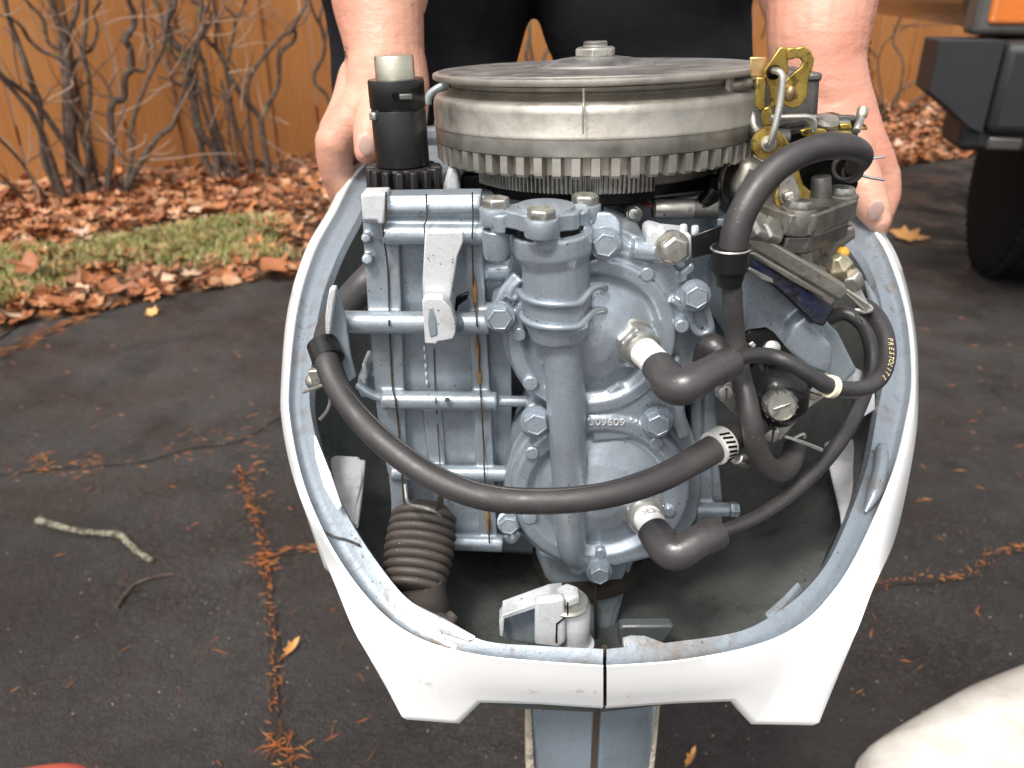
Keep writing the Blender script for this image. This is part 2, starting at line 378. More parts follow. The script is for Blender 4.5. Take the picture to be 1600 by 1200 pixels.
# fence: boards side by side, alternately proud
tF = fence_t
fc = F0 + FD*4
fence = thing('wooden_fence', 'tall orange-stained wooden board fence behind the bare shrubs', 'fence', fc)
bw = .235; k = 0; t = -2.2
fm = M(); 
for sgn in range(44):
    w_ = bw*random.uniform(.93, 1.05); off = .0 if k % 2 else .018
    a = F0 + FD*(t+.004) + FN*(off+random.uniform(-.002,.002)); b = F0 + FD*(t+w_-.004) + FN*(off+random.uniform(-.002,.002))
    z0 = .06 + random.uniform(-.004,.004); z1 = 1.9
    mb = M().prism([a+Vector((0,0,z0)), b+Vector((0,0,z0)), b+Vector((0,0,z1)), a+Vector((0,0,z1))], -FN*.02)
    obj('board', mb, WOOD, fence, bev=.003, seg=1)
    if k % 3 == 1:
        c0 = F0 + FD*(t+w_) + FN*.012
        mb = M().prism([c0+FD*-.022+Vector((0,0,z0)), c0+FD*.022+Vector((0,0,z0)), c0+FD*.022+Vector((0,0,z1)), c0-FD*.022+Vector((0,0,z1))], FN*.022)
        obj('batten', mb, WOOD, fence, bev=.003, seg=1)
    t += w_; k += 1
for z in (.3, 1.5):
    a = F0 + FD*-2.2 - FN*.045
    obj('rail', M().prism([a+Vector((0,0,z)), a+FD*(t+2.2)+Vector((0,0,z)), a+FD*(t+2.2)+Vector((0,0,z+.09)), a+Vector((0,0,z+.09))], -FN*.04), WOOD, fence)
# stone footing under the fence, left, and another strip to the right of the shrubs
def stone(px0, px1, py0, py1, label):
    a = VZ(px0, py0); b = VZ(px1, py1); m = M(); L = (b-a); nn = 9; rows = []
    for i in range(nn+1):
        p = a + L*(i/nn)
        for (dn, z) in ((.14,0),(.15,.07),(.10,.115),(.0,.13),(-.12,.12)):
            m.v.append(tuple(p + FN*(dn*random.uniform(.8,1.1)) + Vector((0,0,z*random.uniform(.85,1.12)))))
    for i in range(nn):
        for k in range(4): q = i*5+k; m.f.append((q, q+5, q+6, q+1))
    m.f.append((0,1,2,3,4)); q = nn*5; m.f.append((q+4,q+3,q+2,q+1,q))
    return tag(obj('foundation_stone', m, STONE, org=a.lerp(b,.5), sub=1), label, 'stone', 'pale stones along the foot of the fence')
stone(-160, 78, 330, 322, 'pale rough stone at the fence foot left of the forked shrub')
stone(420, 520, 297, 283, 'grey rough stone at the fence foot right of the three shrubs')

# ------------------------------------------------------------------ bare shrubs, stems traced on planes in front of the fence
Z3 = 1/3.077
def on_plane(px, py, off):
    d = ray(px, py); o = F0 + FN*off; t_ = (o-CAM).dot(FN)/d.dot(FN); return CAM + d*t_
def stem(path, off, w0, w1, lean=0):
    n_ = len(path); pts = []
    for i, (x, y) in enumerate(path):
        pts.append(on_plane(x*Z3, y*Z3, off + lean*i/n_ + random.uniform(-.02,.02)))
    rad = [(w0+(w1-w0)*i/(n_-1)) * random.uniform(.88,1.15) for i in range(n_)]
    return pts, rad
def up_out(path, dx, n_=3, dy=-190):   # carry a stem on above the top of the picture
    x, y = path[-1]
    return path + [(x+dx*(i+1)+random.uniform(-25,25), y+dy*(i+1)) for i in range(n_)]
shrubs = [
 ('bare shrub with long stems fanning left, at the left edge of the fence', [(360,1010)], [
   (up_out([(350,1040),(290,900),(230,720),(160,560),(60,430),(-60,300)],-110,1), 17, 9, .25),
   (up_out([(330,1000),(215,780),(190,500),(165,440),(130,330),(85,200),(40,80),(15,-40)],-30), 17, 10, .15),
   (up_out([(395,1000),(370,850),(345,640),(330,460),(325,310),(310,200),(275,100),(240,-30)],-20), 24, 11, .1),
   (up_out([(405,980),(385,800),(350,690),(335,480),(345,330),(295,240),(325,160),(370,60),(378,-30)],20), 15, 8, .05),
   (up_out([(440,1000),(425,820),(425,600),(432,400),(400,260),(412,120),(415,-30)],10), 13, 8, .12),
   ([(330,860),(310,560),(300,310),(200,245),(140,190),(95,120),(20,75),(-60,70)], 11, 6, .1),
   (up_out([(300,285),(290,240),(230,200),(205,90),(140,20),(100,-40)],-30,1), 12, 7, .1),
   ([(345,330),(400,260),(440,235),(470,140),(450,60),(480,10),(470,-60)], 10, 5, .05),
   (up_out([(470,860),(425,650),(370,430),(325,150),(300,20),(290,-60)],-10,2), 9, 5, 0),
   ([(270,1060),(170,1010),(60,900),(-50,790)], 9, 6, .3), ([(230,980),(110,790),(-20,650),(-120,560)], 9, 6, .35)]),
 ('bare shrub with a knotty crooked stem, second from the left by the fence', [(560,1060)], [
   (up_out([(500,980),(520,860),(540,700),(530,560),(545,490),(595,470),(600,370),(630,330),(625,230),(600,190),(640,130),(640,60),(610,-40)],-5), 19, 13, .1),
   (up_out([(555,1040),(610,880),(640,700),(625,640),(680,460),(735,330),(780,250),(790,190)],30,1), 13, 7, .15),
   (up_out([(570,1060),(600,930),(700,740),(760,660),(830,600),(870,480),(890,400)],20,1), 18, 8, .2),
   ([(560,1050),(440,880),(330,720),(170,490),(30,380),(-40,310)], 17, 9, .3),
   ([(640,330),(690,340),(710,250),(700,160),(690,60),(690,-60)], 8, 5, .05),
   ([(545,490),(520,420),(535,470)], 9, 6, 0), ([(480,900),(400,690),(350,470),(330,360)], 9, 5, .1),
   ([(600,960),(580,900),(600,760)], 7, 4, .15)]),
 ('bare shrub with the thickest dark stem, third from the left by the fence', [(1100,960)], [
   (up_out([(1150,975),(1060,900),(1030,720),(960,640),(930,480),(905,330),(890,260),(830,200),(795,120),(830,40),(840,-30)],10), 24, 14, .1),
   (up_out([(1060,900),(985,760),(960,660),(930,560)],-5,0), 17, 12, .1),
   (up_out([(1130,870),(1060,680),(1015,520),(985,330),(950,220),(975,110),(970,20),(960,-60)],0,2), 14, 9, .1),
   (up_out([(1110,900),(1020,640),(950,420),(945,260),(965,120),(1000,20),(990,-60)],5,2), 12, 8, .05),
   ([(895,270),(850,290),(800,180),(770,60),(720,-30)], 10, 6, .1),
   ([(890,260),(960,190),(985,150),(1010,60),(930,10),(910,-60)], 11, 6, .05),
   ([(905,430),(830,390),(820,360)], 8, 4, .2), ([(800,120),(860,150),(920,190)], 6, 3, .2)]),
 ('bare shrub with slim upright stems, fourth from the left by the fence', [(1230,950)], [
   (up_out([(1250,960),(1220,860),(1150,660),(1110,500),(1090,330),(1040,220),(1040,100),(1020,-30)],-10,2), 12, 8, .1),
   (up_out([(1215,930),(1215,760),(1200,600),(1190,430),(1225,330),(1350,180),(1400,150),(1440,70),(1470,10)],20,1), 12, 8, .1),
   (up_out([(1280,940),(1290,830),(1255,600),(1245,560),(1140,420),(1050,250),(985,170)],-30,1), 18, 9, .1),
   ([(1270,560),(1290,500),(1340,400),(1345,260),(1410,200),(1420,150),(1390,155)], 14, 9, .05),
   ([(1090,330),(1110,230),(1130,90),(1080,30),(1070,-60)], 9, 5, .1), ([(1125,110),(1170,30),(1190,-50)], 6, 4, .1),
   ([(1190,960),(1110,700),(1090,480),(1060,380)], 9, 5, .15)]),
]
SH = []
for label, base, stems in shrubs:
    b0 = on_plane(base[0][0]*Z3, base[0][1]*Z3, .42); b0.z = .05
    r_ = thing('bare_shrub', label, 'shrub', b0, 'leafless shrubs along the fence'); SH.append(r_)
    for path, w0, w1, lean in stems:
        pts, rad = stem(path, .38, w0*.0028*.5*.66, w1*.0028*.5*.66, lean-.1)
        obj('branch', M().tube(pts, rad, 8, 4), BARK, r_)
        for q in range(5):
            i_ = random.randrange(1, len(pts)); p = pts[i_]; d_ = Vector((random.uniform(-1,1), random.uniform(-.5,.5), random.uniform(.0,1.0))).normalized(); L_ = random.uniform(.12,.4); T_ = [p]
            for w_ in range(4): d_ = (d_ + Vector((random.uniform(-.5,.5), random.uniform(-.3,.3), random.uniform(-.2,.5)))).normalized(); T_.append(T_[-1] + d_*L_/4)
            obj('twig', M().tube(T_, [.0038,.0034,.0028,.0022,.0014], 5, 2), random.choice((TWIG, BARK)), r_)
# twiggy side shoots, each shrub's own
tw = [(0,[(20,130),(60,180),(75,300),(110,440)]),(0,[(140,600),(150,700),(130,800),(180,900),(185,980)]),(0,[(295,290),(370,380),(450,420),(490,470)]),(0,[(240,130),(330,160),(390,270)]),(0,[(230,480),(290,450),(350,410),(340,380)]),
 (1,[(435,540),(480,610),(540,680),(600,740),(660,770),(760,720),(820,670)]),(1,[(420,655),(540,700),(600,760),(700,770),(850,740)]),(1,[(610,730),(690,690),(700,640)]),(1,[(560,600),(600,520),(625,470)]),(1,[(700,300),(670,280),(690,180),(640,160)]),(1,[(560,700),(570,770),(660,800),(830,820)]),
 (2,[(760,370),(860,400),(930,440),(1015,480)]),(2,[(1010,470),(990,400),(960,380)]),(2,[(720,770),(850,760),(1000,740),(1160,740)]),(2,[(740,130),(745,200),(740,330)]),(2,[(830,830),(850,900),(880,990)]),
 (3,[(1220,340),(1240,430),(1265,540),(1300,590)]),(3,[(1100,350),(1160,340),(1220,330)]),(3,[(1285,680),(1380,750),(1470,800),(1560,890)]),(3,[(1160,530),(1170,400),(1190,300),(1160,100)]),(3,[(1060,400),(1120,610),(1150,840)]),(3,[(1260,550),(1330,570),(1390,600)])]
for i, path in tw:
    pts, rad = stem(path, .5, .0042, .0022)
    obj('twig', M().tube(pts, rad, 6, 4), TWIG if random.random() < .6 else BARK, SH[i])
# shrub right of the trouser leg and right of the hand
b0 = on_plane(1425, 150, .35); b0.z = .05
r_ = thing('bare_shrub', 'bare shrub with thin crossing twigs between the right hand and the vehicle', 'shrub', b0, 'leafless shrubs along the fence')
for path, w0, w1 in [([(1392,190),(1400,150),(1440,120),(1500,70),(1560,10),(1600,-40)],.011,.006),([(1400,170),(1412,100),(1395,60),(1420,0),(1435,-60)],.010,.006),([(1380,160),(1372,95),(1395,55),(1450,25),(1500,-20)],.007,.004),
      ([(1370,90),(1340,50),(1345,10),(1330,-40)],.006,.004),([(1395,40),(1440,40),(1500,35),(1530,10)],.005,.003),([(1405,180),(1440,150),(1480,130),(1520,140)],.012,.008),([(1420,20),(1405,-40),(1350,-80)],.006,.004),([(1190,60),(1200,20),(1195,-40)],.006,.004)]:
    P_ = [on_plane(x, y, .33+random.uniform(-.05,.1)) for x, y in path]
    obj('branch', M().tube(P_, [w0+(w1-w0)*i/(len(P_)-1) for i in range(len(P_))], 7, 4), BARK, r_)
b0 = on_plane(500, 270, .3); b0.z = .05
r_ = thing('bare_shrub', 'thin crooked shrub stem rising beside the dark trouser leg at left', 'shrub', b0, 'leafless shrubs along the fence')
for path, w0, w1 in [([(520,290),(516,165),(490,125),(506,85),(505,50),(490,20),(478,-20)],.011,.007),([(505,60),(500,30),(505,0),(500,-60)],.008,.005),([(506,85),(512,40),(520,-20)],.006,.004)]:
    P_ = [on_plane(x, y, .3) for x, y in path]
    obj('branch', M().tube(P_, [w0+(w1-w0)*i/(len(P_)-1) for i in range(len(P_))], 8, 4), BARK, r_)
b0 = on_plane(850, 240, .3); b0.z = .05
r_ = thing('bare_shrub', 'forked bare shrub seen through the gap between the trouser legs', 'shrub', b0, 'leafless shrubs along the fence')
for path in [[(842,210),(838,120),(830,80),(826,30),(820,-10)],[(846,200),(848,100),(858,70),(850,20)],[(838,120),(822,90),(826,60)],[(848,150),(866,110),(860,60)]]:
    P_ = [on_plane(x, y, .3) for x, y in path]
    obj('branch', M().tube(P_, [.013-.002*i for i in range(len(P_))], 8, 4), BARK, r_)

# ------------------------------------------------------------------ leaves, grass, needles, grit
def leaf_shape(m, p, size, rotz, tilt, curl):
    out = [(0,-.5),(.13,-.2),(.34,-.28),(.30,-.02),(.5,.12),(.26,.2),(.2,.36),(0,.56),(-.2,.36),(-.26,.2),(-.5,.12),(-.30,-.02),(-.34,-.28),(-.13,-.2)]
    R_ = Matrix.Rotation(rotz,3,'Z') @ Matrix.Rotation(tilt,3,'X') @ Matrix.Rotation(random.uniform(-.5,.5),3,'Y')
    n0 = len(m.v); m.v.append(tuple(p + R_ @ Vector((0,0,.0))))
    for x, y in out:
        x *= random.uniform(.8,1.2); z = curl*(x*x*1.6 + y*y*.8) + random.uniform(-.04,.04)
        m.v.append(tuple(p + R_ @ (Vector((x, y, z))*size)))
    for i in range(len(out)): m.f.append((n0, n0+1+i, n0+1+(i+1) % len(out)))
m = M()
cnt = 0
while cnt < 10500:
    u = random.random(); s_ = random.random()
    p = bed(u, s_); px_ = u
    dens = 1.0 if s_ > .42 else (.34 if s_ > .12 else .32)
    if u > .55: dens = 1
    if u < .12 and s_ < .3: dens = .3
    if random.random() > dens: continue
    leaf_shape(m, p + Vector((0,0,random.uniform(.005,.045 if s_>.4 else .02))), random.uniform(.032,.085), random.uniform(0,6.28), random.gauss(0,.45), random.uniform(-.5,.9)); cnt += 1
tag(obj('fallen_leaves', m, LEAF, smooth=60), 'drift of dry orange and brown oak leaves along the foot of the fence', 'leaf litter', kind='stuff')
m = M()
for i in range(30000):
    u = random.random()**1.2*.62; s_ = random.uniform(.09, .37)
    p = bed(u, s_)
    if math.sin(p.x*5.1+2)*math.sin(p.y*4.3) + random.uniform(-.5,.5) < .10: continue
    h = random.uniform(.018,.05); a = random.uniform(0,6.28); l = random.uniform(.2,1.1)*h
    d = Vector((math.cos(a), math.sin(a), 0)); e = Vector((-d.y, d.x, 0))*.0022
    q = p + d*l*.45 + Vector((0,0,h*.7)); r2 = p + d*l*1.2 + Vector((0,0,h))
    m.add([p-e, p+e, q+e*.8, q-e*.8, r2], [(0,1,2,3),(3,2,4)])
tag(obj('grass', m, GRASS, smooth=0), 'thin strip of short yellow-green grass beside the driveway', 'grass', kind='stuff')
# single leaves one can pick out
LEAF2 = plain('rust brown leaf', (.30,.11,.045), .6, 0, .4, 60, .0005)
def one_leaf(px, py, size, label, rz, z=.006, curl=.5, mt=None, tilt=.1, thin=1.0):
    p = VZ(px, py, z); mm = M(); leaf_shape(mm, Vector((0,0,0)), size, 0, tilt, curl)
    R_ = Matrix.Rotation(rz, 3, 'Z'); mm.v = [tuple(p + R_ @ Vector((x*thin, y, z_))) for x, y, z_ in mm.v]
    return tag(obj('fallen_leaf', mm, mt or LEAF1, org=p, smooth=60), label, 'leaf', 'single fallen leaves')
one_leaf(1423, 369, .17, 'orange oak leaf lying on the asphalt below the bumper', 1.4, .02, .3)
one_leaf(454, 1016, .042, 'small curled tan leaf beside the needle-filled crack', -.5, .006, .9, thin=.35)
one_leaf(1078, 1188, .036, 'small orange leaf at the lower edge of the picture right of the motor leg', -.6, .006, .9, thin=.4)
one_leaf(52, 418, .11, 'large rust-brown curled leaf standing on the grass at left', .3, .09, 1.2, LEAF2, .7)
one_leaf(128, 365+10, .12, 'pale pinkish leaf at the upper edge of the grass strip', 1.1, .07, .8, plain('pale tan leaf', (.42,.28,.20), .6, 0, .3, 50), .4)
one_leaf(245, 450, .12, 'orange leaf standing on the driveway edge', 2.2, .05, 1.0, LEAF2, .9)
one_leaf(430, 418, .14, 'flat orange leaf at the driveway edge nearest the motor', .9, .05, .5, LEAF2)
one_leaf(170, 455, .11, 'dark orange leaf lying in the grass above the driveway corner', .2, .05, .8, LEAF2)
one_leaf(95, 478, .12, 'orange-red leaf at the left corner of the driveway edge', 1.0, .03, .7, LEAF2)
one_leaf(240, 489, .05, 'small orange leaf out on the dark asphalt near its edge', 1.0, .006, .7)
# cracks with needles in them
def crack(pix, w, name='crack'):
    pts = [VZ(x, y, .003) for x, y in pix]; P_, R_ = spline(pts, [w]*len(pts), 5); vs = []; fs = []
    for i, p in enumerate(P_):
        t_ = (P_[min(i+1, len(P_)-1)]-P_[max(i-1,0)]).normalized(); e = Vector((-t_.y, t_.x, 0))*w*random.uniform(.35,1.2)
        j = Vector((random.uniform(-1,1), random.uniform(-1,1), 0))*w*.4
        vs += [p-e+j, p+e+j]
        if i: fs.append((2*i-2, 2*i-1, 2*i+1, 2*i))
    o = obj(name, M().add(vs, fs), CRACK, drive, smooth=0); return P_
c1 = crack([(372,735),(384,770),(398,805),(412,850),(418,900),(424,960),(428,1010),(431,1080),(433,1150),(440,1215)], .0095)
c2 = crack([(-20,745),(60,735),(140,728),(220,722),(300,700),(370,690),(440,650)], .003)
c3 = crack([(0,560),(45,535),(100,510),(150,492)], .012)
c4 = crack([(1368,922),(1400,910),(1450,907),(1520,900),(1545,870),(1610,855)], .007)
c5 = crack([(404,880),(420,870),(470,862),(500,858)], .003)
m = M()
def needle(p, L, a, z=.004):
    d = Vector((math.cos(a), math.sin(a), random.uniform(-.08,.25)))*L; e = Vector((-math.sin(a), math.cos(a), 0))*random.uniform(.0003,.0006)
    k_ = e*random.uniform(-3,3); q = p + Vector((0,0,z))
    m.add([q-e, q+e, q+d*.5+e+k_, q+d*.5-e+k_, q+d+k_*.3, q+d*.5+Vector((0,0,.0015))+k_], [(0,1,2,5),(1,0,3,5),(3,5,4),(5,2,4)])
def along(P_, n_, spread, L=(.012,.03)):
    for i in range(n_):
        k_ = random.random()*(len(P_)-1); p = P_[int(k_)].lerp(P_[int(k_)+1], k_-int(k_))
        needle(p + Vector((random.gauss(0,spread), random.gauss(0,spread), 0)), random.uniform(*L), math.atan2((P_[int(k_)+1]-P_[int(k_)]).y, (P_[int(k_)+1]-P_[int(k_)]).x) + random.gauss(0,.6) + random.choice((0,PI)), random.uniform(.004,.008))
along(c1[:22], 130, .006, (.008,.02)); along(c1[8:], 110, .0045, (.008,.02)); along(c2, 60, .03, (.012,.03)); along(c3, 130, .018, (.03,.05)); along(c4[12:], 60, .005, (.006,.014)); along(c4, 30, .008, (.006,.014)); along(c5, 26, .006)
for x, y, k_ in ((392,738,16),(380,762,10),(404,790,10),(415,880,22),(432,1165,18),(450,1185,20),(65,725,14),(130,727,8)):
    for i in range(k_): needle(VZ(x+random.gauss(0,11), y+random.gauss(0,9), 0), random.uniform(.012,.03), random.uniform(0,6.28), random.uniform(.004,.01))
for i in range(230):
    x = random.uniform(0, 1600); y = random.choice((random.uniform(470,760), random.uniform(640,1200)))
    p = VZ(x, y, 0)
    if (x < 620 or x > 1280): needle(p, random.uniform(.012,.03), random.uniform(0,6.28))
tag(obj('dry_needles', m, NEED, smooth=0), 'dry orange conifer needles caught in the cracks of the driveway', 'needles', kind='stuff')
m = M()
for i in range(380):
    x = random.uniform(-50, 1650); y = 470 + 730*random.random()**1.1; p = VZ(x, y, .001)
    if p.y > 3: continue
    m.sph(p, (random.uniform(.0006,.0022), random.uniform(.0006,.0018), .0012), 4, 3, Matrix.Rotation(random.uniform(0,3), 3, 'Z'))
tag(obj('grit', m, PEB, smooth=0), 'loose pale grit scattered over the asphalt', 'grit', kind='stuff')
# sticks
def stick(pix, rad, label, mt):
    P_ = [VZ(x, y, r_+.001) for (x, y), r_ in zip(pix, rad)]
    mm = M().tube(P_, rad, 9, 5)
    mm.v = [(x+random.gauss(0,.0006), y+random.gauss(0,.0006), z+random.gauss(0,.0004)) for x, y, z in mm.v]
    return tag(obj('stick', mm, mt, org=P_[len(P_)//2]), label, 'stick', 'sticks lying on the driveway')
stick([(59,813),(95,823),(130,831),(160,833),(188,836),(203,851),(220,865),(237,876)], [.0075,.0065,.006,.006,.0068,.006,.0055,.0058], 'thick bent grey-green lichened stick lying on the asphalt', STICK)
stick([(182,949),(195,930),(208,915),(228,905),(250,900),(273,896)], [.0038,.0033,.0028,.0026,.0024,.002], 'thin curved brown twig below the thick stick', BARK)

# ------------------------------------------------------------------ dark vehicle at the right
CARB_ = plain('textured bumper plastic', (.011,.011,.013), .55, 0, .2, 20, .0006)
TYRE = plain('tyre rubber', (.007,.007,.0075), .95, 0, .3, 20, .001, Specular_IOR_Level=.15)
CARP = plain('dull grey bezel', (.09,.09,.085), .4, .3)
BODY = plain('dark green car paint', (.03,.04,.035), .25, .3, .1, 3, 0, Coat_Weight=.5)
s = N('amber lens'); wv = s.n('ShaderNodeTexWave', i_Scale=55.0, bands_direction='Z', i_Distortion=.6); s.l(s.tc, wv.inputs['Vector'])
s.set(Base_Color=s.mix(wv.outputs['Fac'], (.55,.11,.008), (.75,.22,.02)), Roughness=.15, Coat_Weight=.6); s.bump(wv.outputs['Fac'], .002); AMB = s.m
GLASSY = plain('clear lamp', (.07,.064,.058), .3, .3)
RW = Matrix.Rotation(math.radians(-14), 3, 'Z')
tp = VZ(1572, 426, 0); tc = tp + Vector((0,0,.35))
car = thing('parked_car', 'dark vehicle with black plastic bumper and amber corner lamp parked at right', 'car', (tp.x, tp.y, 0))
def cb(c, size, name, mt, bev=.02, par=None, seg=3, rot=RW): return obj(name, M().box(c, size, rot), mt, par or car, bev=bev, seg=seg)
ax = RW @ Vector((1,0,0))
pr = [(.19,-.115),(.29,-.118),(.325,-.112),(.345,-.098),(.35,-.08),(.352,.0),(.35,.08),(.345,.098),(.325,.112),(.29,.118),(.19,.115)]
wh = obj('wheel', M().lathe(pr, tc, ax, 56), TYRE, car)
mm = M()
for k in range(60):
    a = 2*PI*k/60
    for off, sk in ((-.088,.3),(-.045,-.3),(0,.3),(.045,-.3),(.088,.3)):
        R_ = RW @ Matrix.Rotation(a, 3, 'X'); c_ = tc + ax*off + R_ @ Vector((0,0,.351))
        mm.box(c_, (.034,.024,.012), R_ @ Matrix.Rotation(sk, 3, 'Z'))
tag(obj('tread_block', mm, TYRE, wh, smooth=0), kind='stuff')
obj('rim', M().lathe([(.02,-.10),(.12,-.10),(.185,-.112),(.19,-.05),(.19,.05),(.185,.10),(.12,.09),(.02,.09)], tc, ax, 40), ZINC, wh)
# bumper: moulded end cap then longer face
bc = V(1440, 150, 1); 
Yb = 2.45/S
def C(px, py, Y=Yb): return V(px, py, Y)
a0 = C(1434, 62); 
zt = C(1436, 62).z; zb = C(1436, 150).z
xl = C(1458, 110).x
fr = RW @ Vector((0,-1,0)); rt = RW @ Vector((1,0,0))
def boxat(x0, x1, z0, z1, front, depth):   # along the bumper from its left end
    o = Vector((xl, 2.45, 0)); c = o + rt*((x0+x1)/2) - fr*(front+depth/2) + Vector((0,0,(z0+z1)/2)); return c, (x1-x0, depth, z1-z0)
o_ = Vector((xl, 2.45, 0)); bmp = obj('bumper', M().prism([o_ + rt*x_ + Vector((0,0,z_)) for x_, z_ in ((0,zt-.004),(.004,zt),(.168,zt),(.168,zb-.10),(.13,zb-.085),(.06,zb-.03),(0,zb+.012))], -fr*.20), CARB_, car, bev=.022, seg=3)
c_, s_ = boxat(.171, 1.75, zb-.105, zt-.002, -.004, .42); cb(c_, s_, 'bumper_face', CARB_, .03, bmp)
c_, s_ = boxat(.42, 1.6, zb-.06, zt+.008, -.05, .2); cb(c_, s_, 'bumper_guard', CARB_, .035, bmp)
c_, s_ = boxat(.12, 1.7, zb-.155, zb-.04, .03, .25); cb(c_, s_, 'lower_valance', CARB_, .02)
c_, s_ = boxat(.19, .285, zb-.148, zb-.108, .012, .05); cb(c_, s_, 'fog_lamp', GLASSY, .01)
# lamp bezel and lens above the bumper
c_, s_ = boxat(.10, .62, zt+.008, zt+.25, .10, .12); bz = cb(c_, s_, 'lamp_bezel', CARP, .018)
c_, s_ = boxat(.135, .56, zt+.036, zt+.20, .088, .06); cb(c_, s_, 'turn_signal', AMB, .014)
c_, s_ = boxat(.09, 1.72, zt+.02, zt+.36, .16, 1.9); cb(c_, s_, 'fender', BODY, .07)
c_, s_ = boxat(.2, 1.66, zt+.25, zt+.42, .2, 1.4); cb(c_, s_, 'bonnet', BODY, .06)
c_, s_ = boxat(.62, 1.25, zt+.06, zt+.22, .13, .06); gr = cb(c_, s_, 'grille', BLKP, .01)
for k in range(9):
    c_, s_ = boxat(.66+k*.065, .69+k*.065, zt+.07, zt+.21, .115, .03); cb(c_, s_, 'grille_bar', CARP, .004, gr)
ob2 = wh.copy(); COL.objects.link(ob2); ob2.parent = car; ob2.location = rt*1.38
for ch in list(wh.children):
    c2_ = ch.copy(); COL.objects.link(c2_); c2_.parent = ob2
    if c2_.name.startswith('tread'): c2_['kind'] = 'stuff'
cb(tc + rt*.85 - fr*.9 + Vector((0,0,.12)), (1.2, 2.2, .25), 'chassis', TYRE, .05)
# ================================================================== PERSON behind the motor, holding the pan
per = thing('person', 'person in black trousers standing behind the motor and gripping its pan with both hands', 'person', (.04, .95, 0))
def limb(m, pts, rad, sq=1.0, n=20): m.tube(pts, rad, n, 5, squash=sq); m.sph(pts[0], rad[0]*.98); m.sph(pts[-1], rad[-1]*.98)
B = M()
# torso and head (above the picture)
hipz = 1.0
limb(B, [(.03,.97,1.16),(.03,.93,1.25),(.03,.89,1.40)], [.12,.15,.11])
limb(B, [(-.16,.88,1.44),(.03,.91,1.46),(.22,.88,1.44)], [.06,.08,.06])
limb(B, [(.03,.88,1.44),(.03,.83,1.56)], [.06,.055])
B.sph((.03,.78,1.63), (.078,.095,.115), 24, 16, Matrix.Rotation(-.5,3,'X')); B.sph((.03,.695,1.59), (.014,.02,.02)); B.sph((-.05,.79,1.61),(.012,.02,.03)); B.sph((.11,.79,1.61),(.012,.02,.03))
def px_limb(pts):   # (px,py,Y,px radius)
    P_ = [V(x, y, Y) for x, y, Y, r in pts]; R_ = [W(p[3], q) for p, q in zip(pts, P_)]; return P_, R_
def chain(pts, n=18):
    P_, R_ = px_limb(pts); B.tube(P_, R_, n, 5); B.sph(P_[0], R_[0]*.99); B.sph(P_[-1], R_[-1]*.99); return P_, R_
YL = .84
# left in picture: forearm, wrist, back of hand
sh = Vector((-.18,.86,1.42)); el = Vector((-.235,.80,1.17))
P_, R_ = px_limb([(583,-60,.86,82),(590,0,.845,72),(599,60,.83,64),(601,95,.82,60),(592,132,.81,54),(578,165,.805,44)])
B.tube([sh, el.lerp(sh,.5), el, el.lerp(P_[0],.4)] + P_, [.055,.047,.042,.046] + R_, 24, 5); B.sph(sh, .058)
chain([(604,95,.82,60),(596,130,.81,52),(570,165,.80,40),(545,195,.79,32),(523,222,.785,29)])        # index metacarpal ridge
chain([(612,100,.82,55),(622,140,.81,50),(628,185,.805,40),(622,225,.80,34)])                          # ball of the hand
chain([(575,130,.825,48),(555,170,.81,40),(528,205,.80,30)])
chain([(523,222,.785,31),(524,255,.79,28),(533,290,.80,25),(540,325,.81,20),(548,350,.82,16)])        # index finger over the rim
chain([(540,210,.83,28),(532,260,.84,26),(540,310,.85,22)])
chain([(560,215,.86,28),(552,265,.87,25),(556,315,.88,21)])
chain([(580,220,.89,26),(575,270,.90,23),(578,315,.91,18)])
chain([(600,150,.80,38),(584,185,.77,30),(577,212,.755,26),(572,238,.745,19)])                         # thumb
# right in picture
sh2 = Vector((.24,.86,1.42)); el2 = Vector((.36,.80,1.17))
P_, R_ = px_limb([(1286,-60,.86,92),(1284,0,.84,84),(1278,60,.82,77),(1281,108,.81,70),(1296,148,.80,62),(1318,190,.79,50)])
B.tube([sh2, el2.lerp(sh2,.5), el2, el2.lerp(P_[0],.4)] + P_, [.055,.047,.042,.048] + R_, 24, 5); B.sph(sh2, .058)
chain([(1284,110,.81,66),(1300,150,.80,60),(1322,185,.79,50),(1345,220,.78,38),(1368,258,.775,31),(1378,288,.775,27)])
chain([(1275,120,.81,60),(1275,170,.80,56),(1280,215,.79,50)])
chain([(1300,180,.79,52),(1320,220,.78,46),(1340,260,.77,36)])
chain([(1374,275,.775,31),(1380,305,.77,26),(1374,335,.765,21),(1368,372,.765,14)])                    # index outside the rim
chain([(1365,250,.80,28),(1378,300,.80,24),(1374,345,.80,19)])
chain([(1345,250,.83,28),(1362,310,.83,24),(1362,355,.83,19)])
chain([(1320,250,.86,27),(1340,310,.86,23),(1345,355,.86,18)])
chain([(1318,220,.77,36),(1338,262,.75,33),(1352,298,.735,30),(1366,330,.725,25),(1373,345,.72,19)])  # thumb
body = obj('body', B, SKIN, per, vox=.0017, relax=9)
def nail(px, py, Y, w_, h_, rot, tiltx):
    p = V(px, py, Y); R_ = Matrix.Rotation(rot, 3, 'Y') @ Matrix.Rotation(tiltx, 3, 'X')
    return obj('fingernail', M().sph(p, (W(w_, p), .0014, W(h_, p)), 16, 10, R_), NAIL, body)
